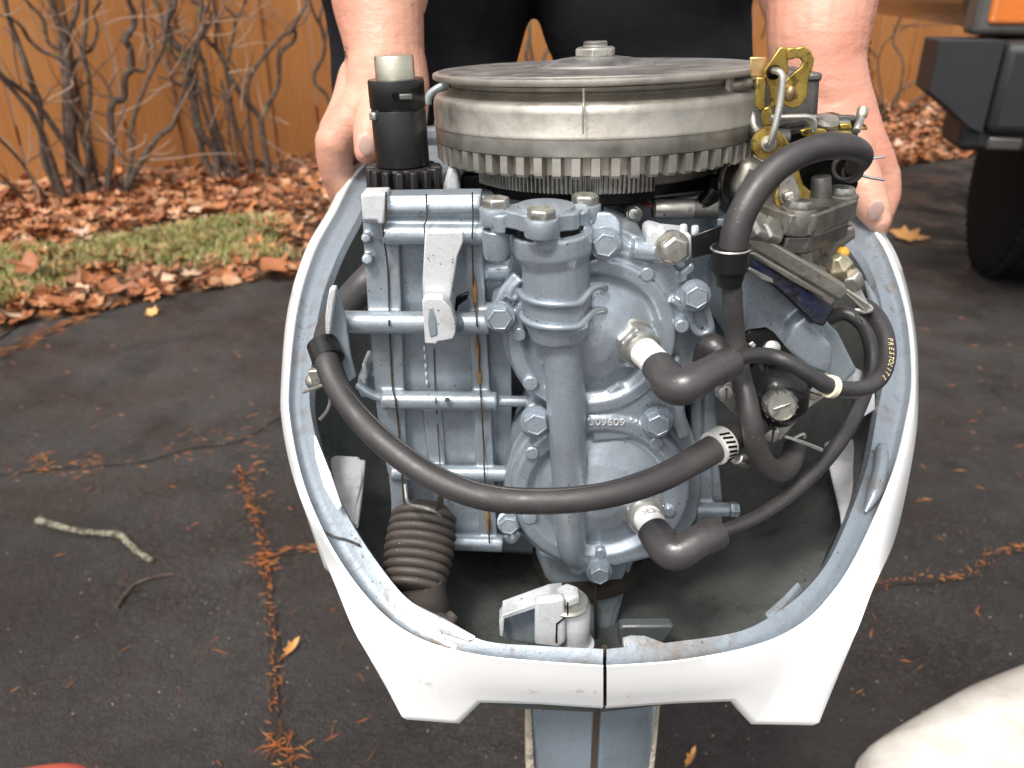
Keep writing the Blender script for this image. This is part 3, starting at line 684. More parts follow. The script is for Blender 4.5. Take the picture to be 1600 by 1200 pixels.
# clothing
T = M()
def tr(pts): P_, R_ = px_limb(pts); return P_, R_
Yp = 1.10
lp, lr = tr([(665,-60,Yp,176),(669,0,Yp,170),(667,50,Yp,159),(665,95,Yp,150),(668,200,Yp,140)])
rp, rr = tr([(1006,-60,Yp,182),(1009,0,Yp,178),(1019,50,Yp,166),(1028,95,Yp,154),(1032,200,Yp,142)])
def leg(P_, R_, foot):
    knee = Vector((foot.x*.8+P_[-1].x*.2, foot.y-.02, .47)); ank = Vector((foot.x, foot.y+.02, .10))
    T.tube(P_ + [knee, ank], R_ + [.088, .075], 28, 6, squash=.9); T.sph(P_[0], R_[0])
fl = Vector((-.12, 1.17, 0)); frr = Vector((.26, 1.17, 0))
leg(lp, lr, fl); leg(rp, rr, frr)
T.sph((.035,.965,1.06), (.215,.135,.12), 28, 16)
T.tube([(.035,.965,1.04),(.035,.965,1.10)], [.165,.165], 28, 3)
obj('trousers', T, CLOTH, per, vox=.006, relax=8)
Sx = M(); Sx.tube([(.035,.965,1.08),(.03,.975,1.12),(.03,.935,1.25),(.03,.89,1.42)], [.165,.165,.18,.13], 28, 5)
Sx.tube([sh2 + Vector((-.02,.0,.01)), el2.lerp(sh2,.35)], [.075,.068], 20); Sx.tube([sh + Vector((.02,.0,.01)), el.lerp(sh,.35)], [.075,.068], 20); Sx.tube([(-.16,.88,1.43),(.22,.88,1.43)], [.07,.07], 20)
obj('shirt', Sx, SHIRT, per, vox=.007, relax=6)
for f_ in (fl, frr):
    k_ = M(); k_.sph(f_+Vector((0,-.10,.045)), (.048,.085,.042)); k_.sph(f_+Vector((0,.02,.05)), (.042,.08,.05)); k_.box(f_+Vector((0,-.05,.015)), (.085,.25,.03))
    obj('shoe', k_, BLKP, per, vox=.006, relax=4)
obj('hair', M().sph((.03,.80,1.655), (.086,.10,.115), 24, 14, Matrix.Rotation(-.5,3,'X')), HAIR, per)
nail(1368, 328, .7045, 14, 19, -.35, .35); nail(572, 226, .7285, 13, 18, .1, .3)
# hairs on the forearms
hm = M()
def hairs(path, n_, side):
    for i in range(n_):
        k_ = random.random()*(len(path)-1); a, b = path[int(k_)], path[int(k_)+1]; t_ = k_-int(k_)
        x = a[0]+(b[0]-a[0])*t_; y = a[1]+(b[1]-a[1])*t_; Yh = a[2]+(b[2]-a[2])*t_
        p = V(x+random.uniform(-3,2)*side, y, Yh+random.uniform(-.02,.02)); q = V(x+side*random.uniform(4,13), y-random.uniform(-8,14), Yh+random.uniform(-.02,.01)); mid = p.lerp(q,.5)+Vector((0,0,.002))
        hm.tube([p, mid, q], [.00028,.00024,.0001], 3, 1, smooth=False)
hairs([(548,80,.82),(552,105,.82),(548,128,.82)], 260, -1); hairs([(1350,60,.82),(1348,100,.81),(1355,145,.8),(1385,190,.79)], 460, 1)
tag(obj('arm_hair', hm, HAIR, body, smooth=0), kind='stuff')
# ================================================================== THE OUTBOARD MOTOR
mc = V(930, 640, .5)
mot = thing('outboard_motor', 'outboard motor with its cover off, blue-grey powerhead standing in a white pan', 'outboard motor', (mc.x, mc.y, 0))
def px_r(n, px, py, Y): return W(n, V(px, py, Y))
# ---------------- pan
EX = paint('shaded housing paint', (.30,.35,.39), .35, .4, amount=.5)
st = [ # crest, inner lip, outer bulge
 ((566,255),(592,290),(559,254)),((520,330),(552,352),(511,332)),((488,390),(524,408),(477,392)),((462,480),(500,480),(450,482)),((449,600),(484,600),(439,602)),
 ((452,665),(490,668),(441,664)),((470,750),(513,745),(457,742)),((502,830),(552,822),(484,815)),((545,902),(600,893),(520,905)),((600,965),(642,940),(575,1020)),((660,1003),(700,972),(655,1050)),
 ((740,1024),(756,1001),(745,1060)),((840,1035),(842,1009),(840,1072)),((942.5,1042),(942.5,1014),(942.5,1078)),
 ((948,1042),(948,1014),(948,1078)),((1060,1034),(1052,1003),(1060,1070)),((1170,1013),(1150,988),(1165,1058)),((1240,985),(1206,962),(1235,1040)),((1290,942),(1262,918),(1318,1020)),((1340,868),(1306,855),(1366,915)),
 ((1397,740),(1352,738),(1402,830)),((1421,650),(1370,650),(1430,690)),((1429,590),(1383,572),(1435,610)),((1422,500),(1380,490),(1431,520)),((1402,425),(1362,425),(1412,428)),((1374,365),(1332,378),(1382,365)),
 ((1310,285),(1270,315),(1316,284)),((1200,225),(1170,260),(1204,223)),((940,198),(940,235),(940,196)),((660,200),(680,235),(656,198))]
bot_front = {7:(529,893,.45),9:(628,1120,.378),10:(712,1127,.378),11:(746,1094,.374),12:(840,1097,.372),13:(942.5,1104,.371),14:(948,1104,.371),15:(1060,1096,.372),16:(1150,1092,.374),17:(1182,1128,.378),18:(1280,1129,.378),8:(570,994,.40),19:(1326,1012,.40),20:(1358,900,.45)}
cr_ = [VR(*a[0]) for a in st]; inn = [VR(a[1][0], a[1][1], -.002) for a in st]
ctr = sum(cr_, Vector())/len(cr_)
def inward(p, d): q = Vector((ctr.x-p.x, ctr.y-p.y, 0)).normalized(); return p + q*d
out = []; bot = []
for i, a in enumerate(st):
    if 7 <= i <= 20: yb = bot_front[i]; o_ = V(a[2][0], a[2][1], (cr_[i].y/S*.5+yb[2]*.5)-.002); b_ = V(*yb)
    else:
        o_ = VR(a[2][0], a[2][1], -.016); b_ = inward(o_, .012) + Vector((0,0,-.075))
    out.append(o_); bot.append(b_)
def dens(A, idx, k, lin=False):
    res = []
    for a in range(len(idx)-1):
        i0, i1, i2, i3 = idx[max(a-1,0)], idx[a], idx[a+1], idx[min(a+2,len(idx)-1)]
        for j in range(k):
            t = j/k; res.append(A[i1].lerp(A[i2], t) if lin else cr(A[i0], A[i1], A[i2], A[i3], t))
    res.append(A[idx[-1]]); return res
left_i = [28,29]+list(range(0,14)); right_i = list(range(14,29))
def loft(rows, m=None):
    m = m or M(); n_ = len(rows[0]); vs = [p for r in rows for p in r]; fs = []
    for i in range(len(rows)-1):
        for k in range(n_-1): fs.append((i*n_+k, i*n_+k+1, (i+1)*n_+k+1, (i+1)*n_+k))
    return m.add(vs, fs)
for idx in (left_i, right_i):
    c_ = dens(cr_, idx, 8); n_ = dens(inn, idx, 8); o_ = dens(out, idx, 8); b_ = dens(bot, idx, 8, True)
    up = Vector((0,0,1))
    bi = [inward(p, .0032)-up*.0050 for p in b_]; bi2 = [inward(p, .016)-up*.004 for p in b_]
    ob_ = [p.lerp(q,.5)+(q-p).length*.0*up for p, q in zip(o_, b_)]
    rows = [bi2, bi, b_, [p.lerp(q,.04) for p, q in zip(b_, o_)], [p.lerp(q,.5) for p, q in zip(b_, o_)], o_, [p.lerp(q,.6) for p, q in zip(o_, c_)], c_, [p.lerp(q,.06)+up*.0004 for p, q in zip(c_, n_)], [p.lerp(q,.10)-up*.0012 for p, q in zip(c_, n_)]]
    # closing face at the seam
    e = (len(c_)-1) if idx is left_i else 0
    m = loft(rows); 
    obj('pan_skirt', m, WHITE, mot, smooth=50)
    rows = [[p.lerp(q,.10)-up*.0012 for p, q in zip(c_, n_)], [p.lerp(q,.2)-up*.0045 for p, q in zip(c_, n_)], [p.lerp(q,.38)-up*.0058 for p, q in zip(c_, n_)],
            [p.lerp(q,.6)-up*.0035 for p, q in zip(c_, n_)], [p.lerp(q,.8)-up*.0012 for p, q in zip(c_, n_)], [p.lerp(q,.95)-up*.0004 for p, q in zip(c_, n_)], n_, [inward(p,.003)-up*.006 for p in n_]]
    obj('pan_rim', loft(rows), RIMP, mot, smooth=60)
    rows = [[inward(p,.003)-up*.006 for p in n_], [inward(p,.006)-up*.03 for p in n_], [inward(p,.012)-up*.06*1.0 for p in n_]]
    f_ = []
    for p in n_:
        q = inward(p,.03); q.z = min(q.z-.06, H-.385*S-.0); f_.append(q)
    rows.append(f_); rows.append([Vector(((p.x+ctr.x)/2, (p.y+ctr.y)/2, H-.43*S)) for p in f_]); rows.append([Vector((ctr.x, ctr.y, H-.43*S)) for p in f_])
    obj('pan_inner', loft(rows), INNER, mot, smooth=60)
# seam filler, dark gap between the two halves
obj('pan_seam', M().prism([V(941,1016,.378), V(950,1016,.378), V(950,1102,.377), V(941,1102,.377)], (0,.004,0)), RUST, mot, smooth=0)
P_ = [VR(588,300,-.012),VR(550,360,-.010),VR(522,412,-.010),VR(500,455,-.010),VR(505,470,-.02),VR(535,455,-.045),VR(575,420,-.06),VR(580,340,-.05)]
obj('pan_side_wall', M().add([p for p in P_]+[p+Vector((-.002,.002,-.002)) for p in P_], [tuple(range(8)), tuple(range(15,7,-1))]+[(i,8+i,8+(i+1)%8,(i+1)%8) for i in range(8)]), RIMP, mot, smooth=0)
# broken lip notches, tabs and webs inside the pan
def plate(pix3, th, name, mt, bev=.0008, **kw):   # pix3: (px,py,Y) corners
    P_ = [V(*p) for p in pix3]; nrm = (P_[1]-P_[0]).cross(P_[2]-P_[0]).normalized()
    if nrm.y < 0: nrm.negate()
    return obj(name, M().prism(P_, nrm*th), mt, mot, bev=bev, **kw)
def shelf(pix, zref, name, mt):
    z_ = VR(*zref).z - .012; P_ = [VZ(x, y, z_ + (dz if len(q) else 0)) for (x, y, *q) in pix for dz in (q or [0])]
    return obj(name, M().prism(P_, (0,0,-.003)), mt, mot, bev=.0012)
shelf([(514,716),(524,711),(560,713),(567,720),(566,748),(556,790),(553,822),(560,850),(566,868),(548,842),(528,795)], (540,800), 'pan_web', BLUEBR)  # brightness of the up-facing web is partly in its paint
obj('web_edge', M().tube([VZ(567,722,VR(540,800).z-.013), VZ(562,770,VR(540,800).z-.016), VZ(555,822,VR(540,800).z-.014)], .002, 8, 5), BLUEBR, mot)
plate([(489,680,.49),(512,740,.475),(530,792,.45),(528,800,.45),(505,760,.47),(492,715,.48)], .002, 'lip_tab', BLUEBR)
plate([(640,946,.40),(692,972,.385),(742,1000,.375),(732,1004,.374),(690,990,.38),(646,962,.395)], .0025, 'lip_tab', RIMP)
shelf([(1288,692),(1300,685),(1362,686),(1360,735),(1340,790),(1316,828),(1313,800),(1300,745)], (1335,790), 'pan_web', BLUEBR)
plate([(1198,965,.40),(1228,938,.41),(1250,915,.42),(1256,922,.418),(1232,950,.405),(1205,975,.395)], .003, 'lip_tab', RIMP)
plate([(972,995,.378),(985,991,.38),(1008,992,.38),(1040,1004,.375),(1030,1012,.373),(975,1016,.372)], .004, 'lip_tab', RIMP)
obj('rib_block', M().pp([(968,982),(974,979),(1050,978),(1054,982),(1038,1004),(968,1008)], .42, .009), DIM, mot, bev=.002)
plate([(1352,650,.53),(1368,640,.54),(1366,560,.57),(1352,620,.54)], .002, 'lip_tab', BLUEBR)
obj('lip_ridge', M().tube([VR(1383,720,-.002),VR(1378,700,.001),VR(1376,730,.002),VR(1366,770,.001),VR(1352,800,-.002)], [.001,.0035,.0042,.004,.001], 10, 5), RIMP, mot)
obj('lip_ridge', M().tube([VR(1352,440,-.002),VR(1364,470,.001),VR(1372,500,.002),VR(1378,530,-.003)], [.001,.003,.003,.001], 10, 5), RIMP, mot)
obj('crack_line', M().tube([VR(502,828,.0),VR(520,838,-.004),VR(540,843,-.003),VR(562,852,.0005)], .0007, 6, 4), SEAM, mot)
obj('crack_line', M().tube([VR(505,840,.0),VR(495,826,.0008),VR(488,822,.0)], .0006, 6, 4), SEAM, mot)
# ---------------- leg and exhaust housing
def vcol(px, py, Y, r, z0, z1, r1=None): 
    p = V(px, py, Y); return p
lp_ = V(925, 1110, .46); L0 = Vector((lp_.x, lp_.y, 0))
rx = W(103, lp_)
sec = [(-1,.0),(-.98,.35),(-.86,.75),(-.55,1.05),(-.12,1.2),(-.09,1.22),(-.02,1.2),(.02,1.2),(.09,1.22),(.12,1.2),(.55,1.05),(.86,.75),(.98,.35),(1,0),(.9,-.8),(.6,-1.5),(0,-2.1),(-.6,-1.5),(-.9,-.8)]
m = M(); zs = [(.03,.30),(.09,.55),(.20,.62),(.30,.85),(.42,.96),(.55,1.0),(H-.44*S,1.05)]
vs = []; fs = []
for z, k_ in zs:
    for x, y in sec:
        if abs(x) < .1 and y > 0: y -= .06 if abs(x) < .05 else 0
        vs.append((L0.x + x*rx*k_ - (z-.55)*-.03*-1, L0.y - y*rx*.62*k_ + .01, z))
ns = len(sec)
for i in range(len(zs)-1):
    for k_ in range(ns): fs.append((i*ns+k_, i*ns+(k_+1) % ns, (i+1)*ns+(k_+1) % ns, (i+1)*ns+k_))
fs.append(tuple(range(ns-1,-1,-1))); fs.append(tuple((len(zs)-1)*ns+k_ for k_ in range(ns)))
LEGP = paint('leg paint', (.26,.31,.36), .3, .3, amount=.3)
obj('leg', m.add(vs, fs), LEGP, mot, smooth=50)
obj('leg_seam', M().box((L0.x+.0, L0.y-rx*.62*1.2+.012, .33), (.004,.004,.42)), RUST, mot)
for sx in (-1,1):
    obj('worn_edge', M().tube([(L0.x+sx*rx*.975, L0.y+.002, .55),(L0.x+sx*rx*.95, L0.y-.004,.48),(L0.x+sx*rx*.88, L0.y-.014,.42),(L0.x+sx*rx*.80, L0.y-.017,.36)], [.0015,.003,.0032,.002], 8), STONE, mot)
obj('gearcase', M().lathe([(.004,-.13),(.02,-.12),(.032,-.07),(.036,0),(.034,.08),(.028,.13),(.02,.14)], (L0.x, L0.y+.04, .10), (0,1,0), 28), LEGP, mot)
obj('cavitation_plate', M().box((L0.x, L0.y+.05, .215), (.12,.26,.006)), LEGP, mot, bev=.002)
obj('skeg', M().box((L0.x, L0.y+.05, .035), (.008,.12,.07)), LEGP, mot, bev=.002)
for k_ in range(3):
    R_ = Matrix.Rotation(k_*2*PI/3, 3, 'Y'); obj('propeller_blade', M().sph(Vector((L0.x, L0.y+.20, .10)) + R_ @ Vector((0,0,.055)), (.032,.006,.045), 16, 10, R_), BLUEBR, mot)
# neck between the engine and the pan floor, seen under the block
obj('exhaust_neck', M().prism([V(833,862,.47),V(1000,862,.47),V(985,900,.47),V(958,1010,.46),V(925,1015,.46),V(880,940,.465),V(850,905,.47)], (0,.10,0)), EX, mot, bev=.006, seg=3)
obj('neck_ridge', M().prism([V(927,868,.455),V(933,868,.455),V(934,1000,.45),V(930,1000,.45)], (0,.03,0)), SEAM, mot, bev=.0008)
obj('gasket_ring', M().lathe([(px_r(86,918,872,.5),0),(px_r(88,918,872,.5),.004),(px_r(86,918,872,.5),.009),(px_r(60,918,872,.5),.010)], V(918,880,.50), UPA, 44), SEAM, mot)

# ---------------- dark core of the engine
obj('engine_core', M().prism([V(610,300,.53),V(1150,300,.53),V(1160,420,.53),V(1085,820,.53),V(1000,870,.53),V(830,870,.53),V(640,855,.53),V(612,700,.53)], (0,.16,0)), BLUE2, mot, bev=.004)
obj('base_plate', M().pp([(720,272),(1180,272),(1180,330),(720,300)], .54, .15), BLK, mot, bev=.002)
for (x, y, Y, r, L, mt) in [(988,330,.50,13,.04,ZINC),(988,330,.492,8,.03,STEEL),(1048,326,.50,15,.05,DKMET),(1040,326,.495,14,.03,ZINC),(1110,318,.52,9,.04,BLK),(960,340,.52,9,.05,BLK)]:
    p = V(x, y, Y); ax_ = (1,0,0) if x in (1048,1040) else (0,1,0); r_ = W(r, p)
    obj('governor_rod', M().cyl(p - Vector(ax_)*L*.2, p + Vector(ax_)*L*.5, r_, bev=r_*.15), mt, mot)
obj('wire', M().tube([V(940,308,.50),V(980,312,.50),V(1040,306,.50),V(1100,300,.51)], px_r(3,1000,300,.5), 8), RUB2, mot)
obj('wire', M().tube([V(1140,250,.50),V(1128,270,.49),V(1125,300,.48),V(1135,330,.50)], px_r(4,1100,300,.5), 8), BLK, mot)
for k_ in range(9): obj('coil_loop', M().ring(V(1098+k_*2.2, 322-k_*3, .50), (.5,0,1), px_r(13,1100,310,.5), px_r(1.8,1100,310,.5), 24, 6), BLK, mot)
obj('stator_lead', M().tube([V(1000,318,.51),V(1020,322,.50),V(1040,335,.49)], px_r(3,1000,320,.5), 8), plain('oxide red wire',(.18,.04,.03)), mot)
# coolant boss seen left of pinion, tray behind
obj('starter_bracket', M().pp([(700,262),(712,258),(720,300),(690,300)], .53, .02), BLUEBR, mot, bev=.003)

# ---------------- flywheel
FC = V(930, 112, .577) - Vector((0,0,.003*S)); UPF = Vector((-.03,.027,1)).normalized()
def zo(py, Y=.467): return V(930, py, Y).z - FC.z - .003*S
R0 = px_r(253, 930, 113, .577)
zT = zo(121); z_r1 = zo(135); zg2 = zo(161); zs_ = zo(214); zb_ = zo(246); zt2 = zo(280)
fw = obj('flywheel', M().lathe([(R0*.30,z_r1),(R0*.90,z_r1-.001),(R0*.885,z_r1-.004),(R0*.90,(z_r1+zg2)/2),(R0*.89,zg2+.003),(R0*.93,zg2+.0005),(R0*.985,zg2-.0005),(R0*1.0,zg2-.0022),(R0*1.006,zg2-.005),(R0*1.006,zs_+.001),(R0*1.010,zs_+.0004),(R0*1.010,zs_-.001),(R0*1.005,zs_-.0012),(R0*1.003,zb_+.001),(R0*.995,zb_),(R0*.94,zb_),(R0*.94,zt2+.001),(R0*.5,zt2)], FC, UPF, 128), FLY, mot)
obj('cover_plate', M().lathe([(R0*.985,z_r1),(R0*1.0,z_r1+.0008),(R0*1.003,(z_r1+zT)/2),(R0*1.0,zT-.0007),(R0*.985,zT),(R0*.96,zT),(R0*.2,zT+.0004)], FC, UPF, 128), FLY, fw)
obj('plate_face', M().lathe([(R0*.965,zT-.001),(R0*.963,zT+.0005),(R0*.3,zT+.0008),(R0*.02,zT+.0008)], FC, UPF, 96), FLYTOP, fw)
obj('crank_washer', M().lathe([(.0335,zT+.0008),(.0335,zT+.0018),(.030,zT+.0028),(.020,zT+.0048),(.013,zT+.0056),(.002,zT+.0058)], FC, UPF, 48), WASH, fw)
hz = zT+.0056
obj('crank_nut', M().lathe([(.0112,hz),(.0122,hz+.0006),(.0122,hz+.0042),(.0105,hz+.0052),(.002,hz+.0053)], FC, UPF, 6, phase=.3), ZINC, fw, bev=.0006)
obj('crank_stud', M().lathe([(.007,hz+.0050),(.007,hz+.0062),(.0064,hz+.0065),(.007,hz+.0068),(.0064,hz+.0072),(.007,hz+.0075),(.006,hz+.0083),(.002,hz+.0084)], FC, UPF, 24), STEEL, fw)
m = M(); NT = 60
up_ = UPF; uu = (Vector((1,0,0))-up_*up_.x).normalized(); vv = up_.cross(uu)
zt1 = zb_ - .0004
for k_ in range(NT):
    a = 2*PI*k_/NT + .02
    def pt(r, da, z): return FC + (uu*math.cos(a+da)+vv*math.sin(a+da))*r + up_*z
    w1, w2 = .031, .023
    vs = [pt(R0*.938,-w1,zt1),pt(R0*1.0,-w2,zt1),pt(R0*1.0,w2,zt1),pt(R0*.938,w1,zt1),pt(R0*.938,-w1,zt2),pt(R0*.99,-w2*1.1,zt2),pt(R0*.99,w2*1.1,zt2),pt(R0*.938,w1,zt2),pt(R0*1.0,-w2,zt2+.0015),pt(R0*1.0,w2,zt2+.0015)]
    m.add(vs, [(0,1,2,3),(1,8,9,2),(8,5,6,9),(0,4,5,8,1),(3,2,9,6,7)])
tag(obj('ring_gear', m, FLY, fw, smooth=0))
obj('casting_line', M().tube([V(912,138,.4665),V(912,160,.4665),V(911.5,163,.463),V(911,180,.4622),V(911,210,.4622)], [.0006,.0006,.0007,.0006,.0003], 8, 4), FLY, fw)
obj('casting_line', M().tube([FC+(uu*math.cos(a_)+vv*math.sin(a_))*R0*.905+up_*(z_r1+zg2)/2 + (up_*d_) for a_, d_ in ((-.72,.005),(-.72,-.005))], .003, 8), FLY, fw)
obj('rope_boss', M().sph(FC+(uu*math.cos(-.62)+vv*math.sin(-.62))*R0*.9+up_*(z_r1+zg2)/2, (.01,.01,.005)), FLY, fw)
obj('plate_notch', M().box(FC+(uu*math.cos(-.55)+vv*math.sin(-.55))*R0*.985+up_*(z_r1-.0005), (.016,.012,.004), Matrix.Rotation(-.55,3,'Z')), FLY, fw, bev=.001)
# timing ring under it
tr_ = R0*.80; pr = []; m = M(); nf = 112; ztop = V(930,279,.49).z-FC.z; zbot = V(940,309,.49).z-FC.z
vs = []; fs = []
TA0, TA1 = -PI*.985, -PI*.39
for k_ in range(nf*2+1):
    a = TA0 + (TA1-TA0)*k_/(nf*2); r = tr_*(1.0 if k_ % 4 < 2 else .972)
    for rr_, z in ((tr_*.80,ztop),(r,ztop),(r,zbot),(tr_*.80,zbot)): vs.append(FC + (uu*math.cos(a)+vv*math.sin(a))*rr_ + up_*z)
for k_ in range(nf*2):
    for j in range(4): fs.append((k_*4+j, k_*4+(j+1) % 4, (k_+1)*4+(j+1) % 4, (k_+1)*4+j))
fs += [(0,1,2,3), (nf*8+3,nf*8+2,nf*8+1,nf*8)]
obj('timing_ring', m.add(vs, fs), ZINC, mot, smooth=0)
m = M(); vs = []; fs = []
for k_ in range(41):
    a = TA1 - .01 + .75*k_/40
    for rr_, z in ((tr_*.7,ztop+.001),(tr_*.985,ztop+.001),(tr_*.985,ztop-.0075),(tr_*.7,ztop-.0075)): vs.append(FC + (uu*math.cos(a)+vv*math.sin(a))*rr_ + up_*z)
for k_ in range(40):
    for j in range(4): fs.append((k_*4+j, k_*4+(j+1) % 4, (k_+1)*4+(j+1) % 4, (k_+1)*4+j))
fs += [(0,1,2,3),(163,162,161,160)]
obj('timing_arm', m.add(vs, fs), DKMET, mot, bev=.001)
obj('hub_under', M().lathe([(R0*.76,ztop+.003),(R0*.76,zbot-.006),(R0*.5,zbot-.012)], FC, UPF, 64), BLK, mot)
obj('rope_guide', M().tube([V(668,162,.60),V(672,148,.60),V(686,137,.60),V(702,133,.60)], px_r(6,690,140,.6), 10), paint('pale green metal',(.35,.4,.4),.3), mot)

# ---------------- starter pinion
pc = V(618, 122, .535)
def pr_(n): return px_r(n, 618, 180, .535)
pz = lambda y: V(618, y+6, .535-.02).z
p0 = Vector((V(628,262,.535).x, pc.y, 0)); 
axp = (Vector((pc.x, pc.y, pz(122))) - Vector((V(630,262,.535).x, pc.y, pz(262)))).normalized()
def pp_(y): t_ = (y-122)/140; return Vector((pc.x, pc.y, pz(122))).lerp(Vector((V(630,262,.535).x, pc.y, pz(262))), t_)
sp = obj('starter_pinion_shaft', M().lathe([(pr_(40),(pp_(262)-pp_(262)).length),(pr_(42.5),.001),(pr_(42.5),(pp_(172)-pp_(262)).length),(pr_(41.3),(pp_(169)-pp_(262)).length),(pr_(43.2),(pp_(165)-pp_(262)).length),(pr_(43.2),(pp_(126)-pp_(262)).length),(pr_(41.8),(pp_(122)-pp_(262)).length),(pr_(30),(pp_(122)-pp_(262)).length+.0002)], pp_(262), axp, 64), BLKP, mot)
obj('silver_cap', M().lathe([(pr_(30),-.002),(pr_(30),(pp_(87)-pp_(122)).length-.001),(pr_(28),(pp_(86)-pp_(122)).length)], pp_(122), axp, 48), metal('satin aluminium',(.58,.56,.46),.3,(.42,.4,.32),.3,120), sp)
fp = V(617,150,.5165); obj('set_pin', M().cyl(fp+Vector((0,.004,0)), fp-Vector((0,.0004,0)), px_r(5,617,150,.5165)), BLK, sp)
obj('pin_slot', M().box(V(634,151,.5190), (px_r(22,634,150,.495),.003,px_r(9,634,150,.495)), Matrix.Rotation(.25,3,'Z')), DKMET, sp, bev=.0006)
obj('clip_notch', M().box(V(589,181,.5265), (px_r(14,586,180,.5),.008,px_r(13,586,180,.5)), Matrix.Rotation(-.7,3,'Z')), ZINC, sp, bev=.001)
m = M(); gz = pp_(262); gr_ = pr_(58)
m.lathe([(gr_*.80,-.022),(gr_*.80,.0)], gz, axp, 40)
for k_ in range(16):
    a = 2*PI*k_/16; c_ = gz - axp*.011 + Vector((math.cos(a), math.sin(a), 0))*gr_*.88; m.box(c_, (gr_*.36, gr_*.21, .022), Matrix.Rotation(a,3,'Z'))
obj('pinion_gear', m, GEARB, sp, bev=.0012)

# ---------------- manifold / crankcase block on the left
YM = .475
m = M()
def bx(pix, Y, dY): m.pp(pix, Y, dY)
bx([(600,345),(742,345),(764,860),(704,860),(640,800),(612,760)], YM+.014, .05)      # recessed wall
bx([(566,345),(602,345),(620,720),(606,742),(588,640),(574,480)], YM+.006, .05)       # left flange
bx([(562,306),(600,306),(600,350),(566,350)], YM-.006, .02)
bx([(596,338),(622,338),(640,845),(612,820)], YM+.006, .04)                            # seam ridges
bx([(724,345),(752,345),(778,858),(752,858)], YM+.006, .04)
bx([(660,640),(690,640),(706,850),(684,850)], YM+.011, .04)
bx([(742,380),(800,380),(800,850),(764,855)], YM+.018, .05)
def rail(x0, y0, x1, y1, r, Y=YM, e=0): 
    a = V(x0, y0, Y+.004); b = V(x1, y1, Y+.004); m.cyl(a, b, W(r, a), W(r, b), 24)
bx([(600,306),(752,304),(752,345),(600,347)], YM+.001, .018)
rail(600, 325, 752, 323, 15, YM-.001); rail(600, 366, 772, 367, 17, YM-.003); rail(530, 503, 765, 505, 18, YM-.005); rail(748,487,800,486,15,YM+.006)
rail(596, 625, 777, 627, 15, YM-.002); rail(777, 627, 830, 627, 9, YM+.002); rail(612, 738, 800, 740, 13, YM+.002); rail(704, 846, 786, 849, 14, YM+.002)
rail(745, 423, 800, 424, 15, YM+.01); rail(748, 345, 790, 345, 30, YM+.02)
m.cyl(V(574,405,YM-.001), V(574,405,YM+.03), px_r(9,574,405,YM)); m.cyl(V(572,372,YM-.004), V(572,372,YM+.03), px_r(8,572,372,YM))
blk = obj('crankcase', m, BLUE2, mot, vox=.00085, relax=5)
# capped top left boss (light on its top put into the paint) and clean raised pieces
obj('corner_boss', M().pp([(563,303),(604,302),(600,350),(592,352),(588,345),(566,345)], YM-.007, .018), BLUEBR, blk, bev=.0016, seg=3)
def seam(pts, w, name='seam', mt=RUST, Y=YM-.0):
    P_ = [V(x, y, Yq) for x, y, Yq in pts]; return obj(name, M().tube(P_, [W(w, p) for p in P_], 6, 5), mt, blk)
seam([(603,300,YM-.0075),(603,345,YM-.006),(598,352,YM-.007),(601,380,YM-.003),(606,420,YM+.0045),(608,486,YM+.003),(608,505,YM-.0105),(609,522,YM+.002),(613,600,YM+.0045),(618,626,YM-.007),(622,660,YM+.0045),(628,740,YM-.002),(634,830,YM+.004)], 1.5)
seam([(666,303,YM-.004),(667,340,YM-.005),(663,352,YM-.007),(664,366,YM-.0085),(665,384,YM-.003)], 1.3)
seam([(678,545,YM+.0125),(680,610,YM+.011),(681,626,YM-.0075),(683,650,YM+.012),(688,735,YM-.002)], 1.0)
seam([(738,300,YM-.006),(739,345,YM-.006),(738,366,YM-.0085),(738,386,YM-.001),(741,470,YM+.0045),(744,488,YM-.004),(745,505,YM-.0105),(747,524,YM-.003),(750,600,YM+.0045),(752,627,YM-.0075),(756,700,YM+.0045),(757,739,YM-.004),(762,800,YM+.0045),(765,849,YM-.0045)], 1.3)
for (y0, y1) in ((430,480),(525,570),(575,600),(790,835)):
    P_ = [V(740+ (y-430)*.058, y, YM+.0048) for y in (y0, (y0+y1)/2, y1)]; obj('rust_streak', M().tube(P_, [.0006,.0015,.0007], 8, 4), RUSTO, blk)
for (x, y) in ((663,545),(664,558),(665,572),(666,585),(667,598),(671,650),(672,664),(673,680),(674,694)): obj('cast_pip', M().sph(V(x, y, YM+.0125), (.0008,.0006,.0018)), BLUEBR, blk)
obj('boss_hole', M().cyl(V(699,625,YM-.0075), V(699,625,YM), px_r(4,699,625,YM)), SEAM, blk)
# bright tapered lever with hooked end
lv = obj('lever', M().pp([(664,362),(724,362),(724,378),(715,400),(704,470),(692,478),(661,466),(660,440)], YM-.014, .003), BLUEBR, mot, bev=.0008)
m = M(); 
m.pp([(659,470),(668,466),(690,467),(704,480),(712,505),(712,520),(708,530),(698,532),(684,534),(682,538),(664,537),(662,510)], YM-.026, .010)
obj('lever_hook', m, BLUEBR, lv, bev=.0035, seg=4)
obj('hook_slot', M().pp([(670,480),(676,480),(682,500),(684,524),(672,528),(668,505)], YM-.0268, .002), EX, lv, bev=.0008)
obj('lever_web', M().pp([(664,466),(690,466),(712,505),(708,530),(664,536)], YM-.018, .012), BLUE2, lv, bev=.003)
obj('pivot', M().cyl(V(713,505,YM-.004), V(700,505,YM-.016), px_r(15,700,505,YM), bev=.002), BLUE2, lv)
obj('spring_clip', M().pp([(712,465),(733,457),(730,468),(716,478),(714,488),(710,486)], YM-.006, .004), BLK, lv, bev=.0006)
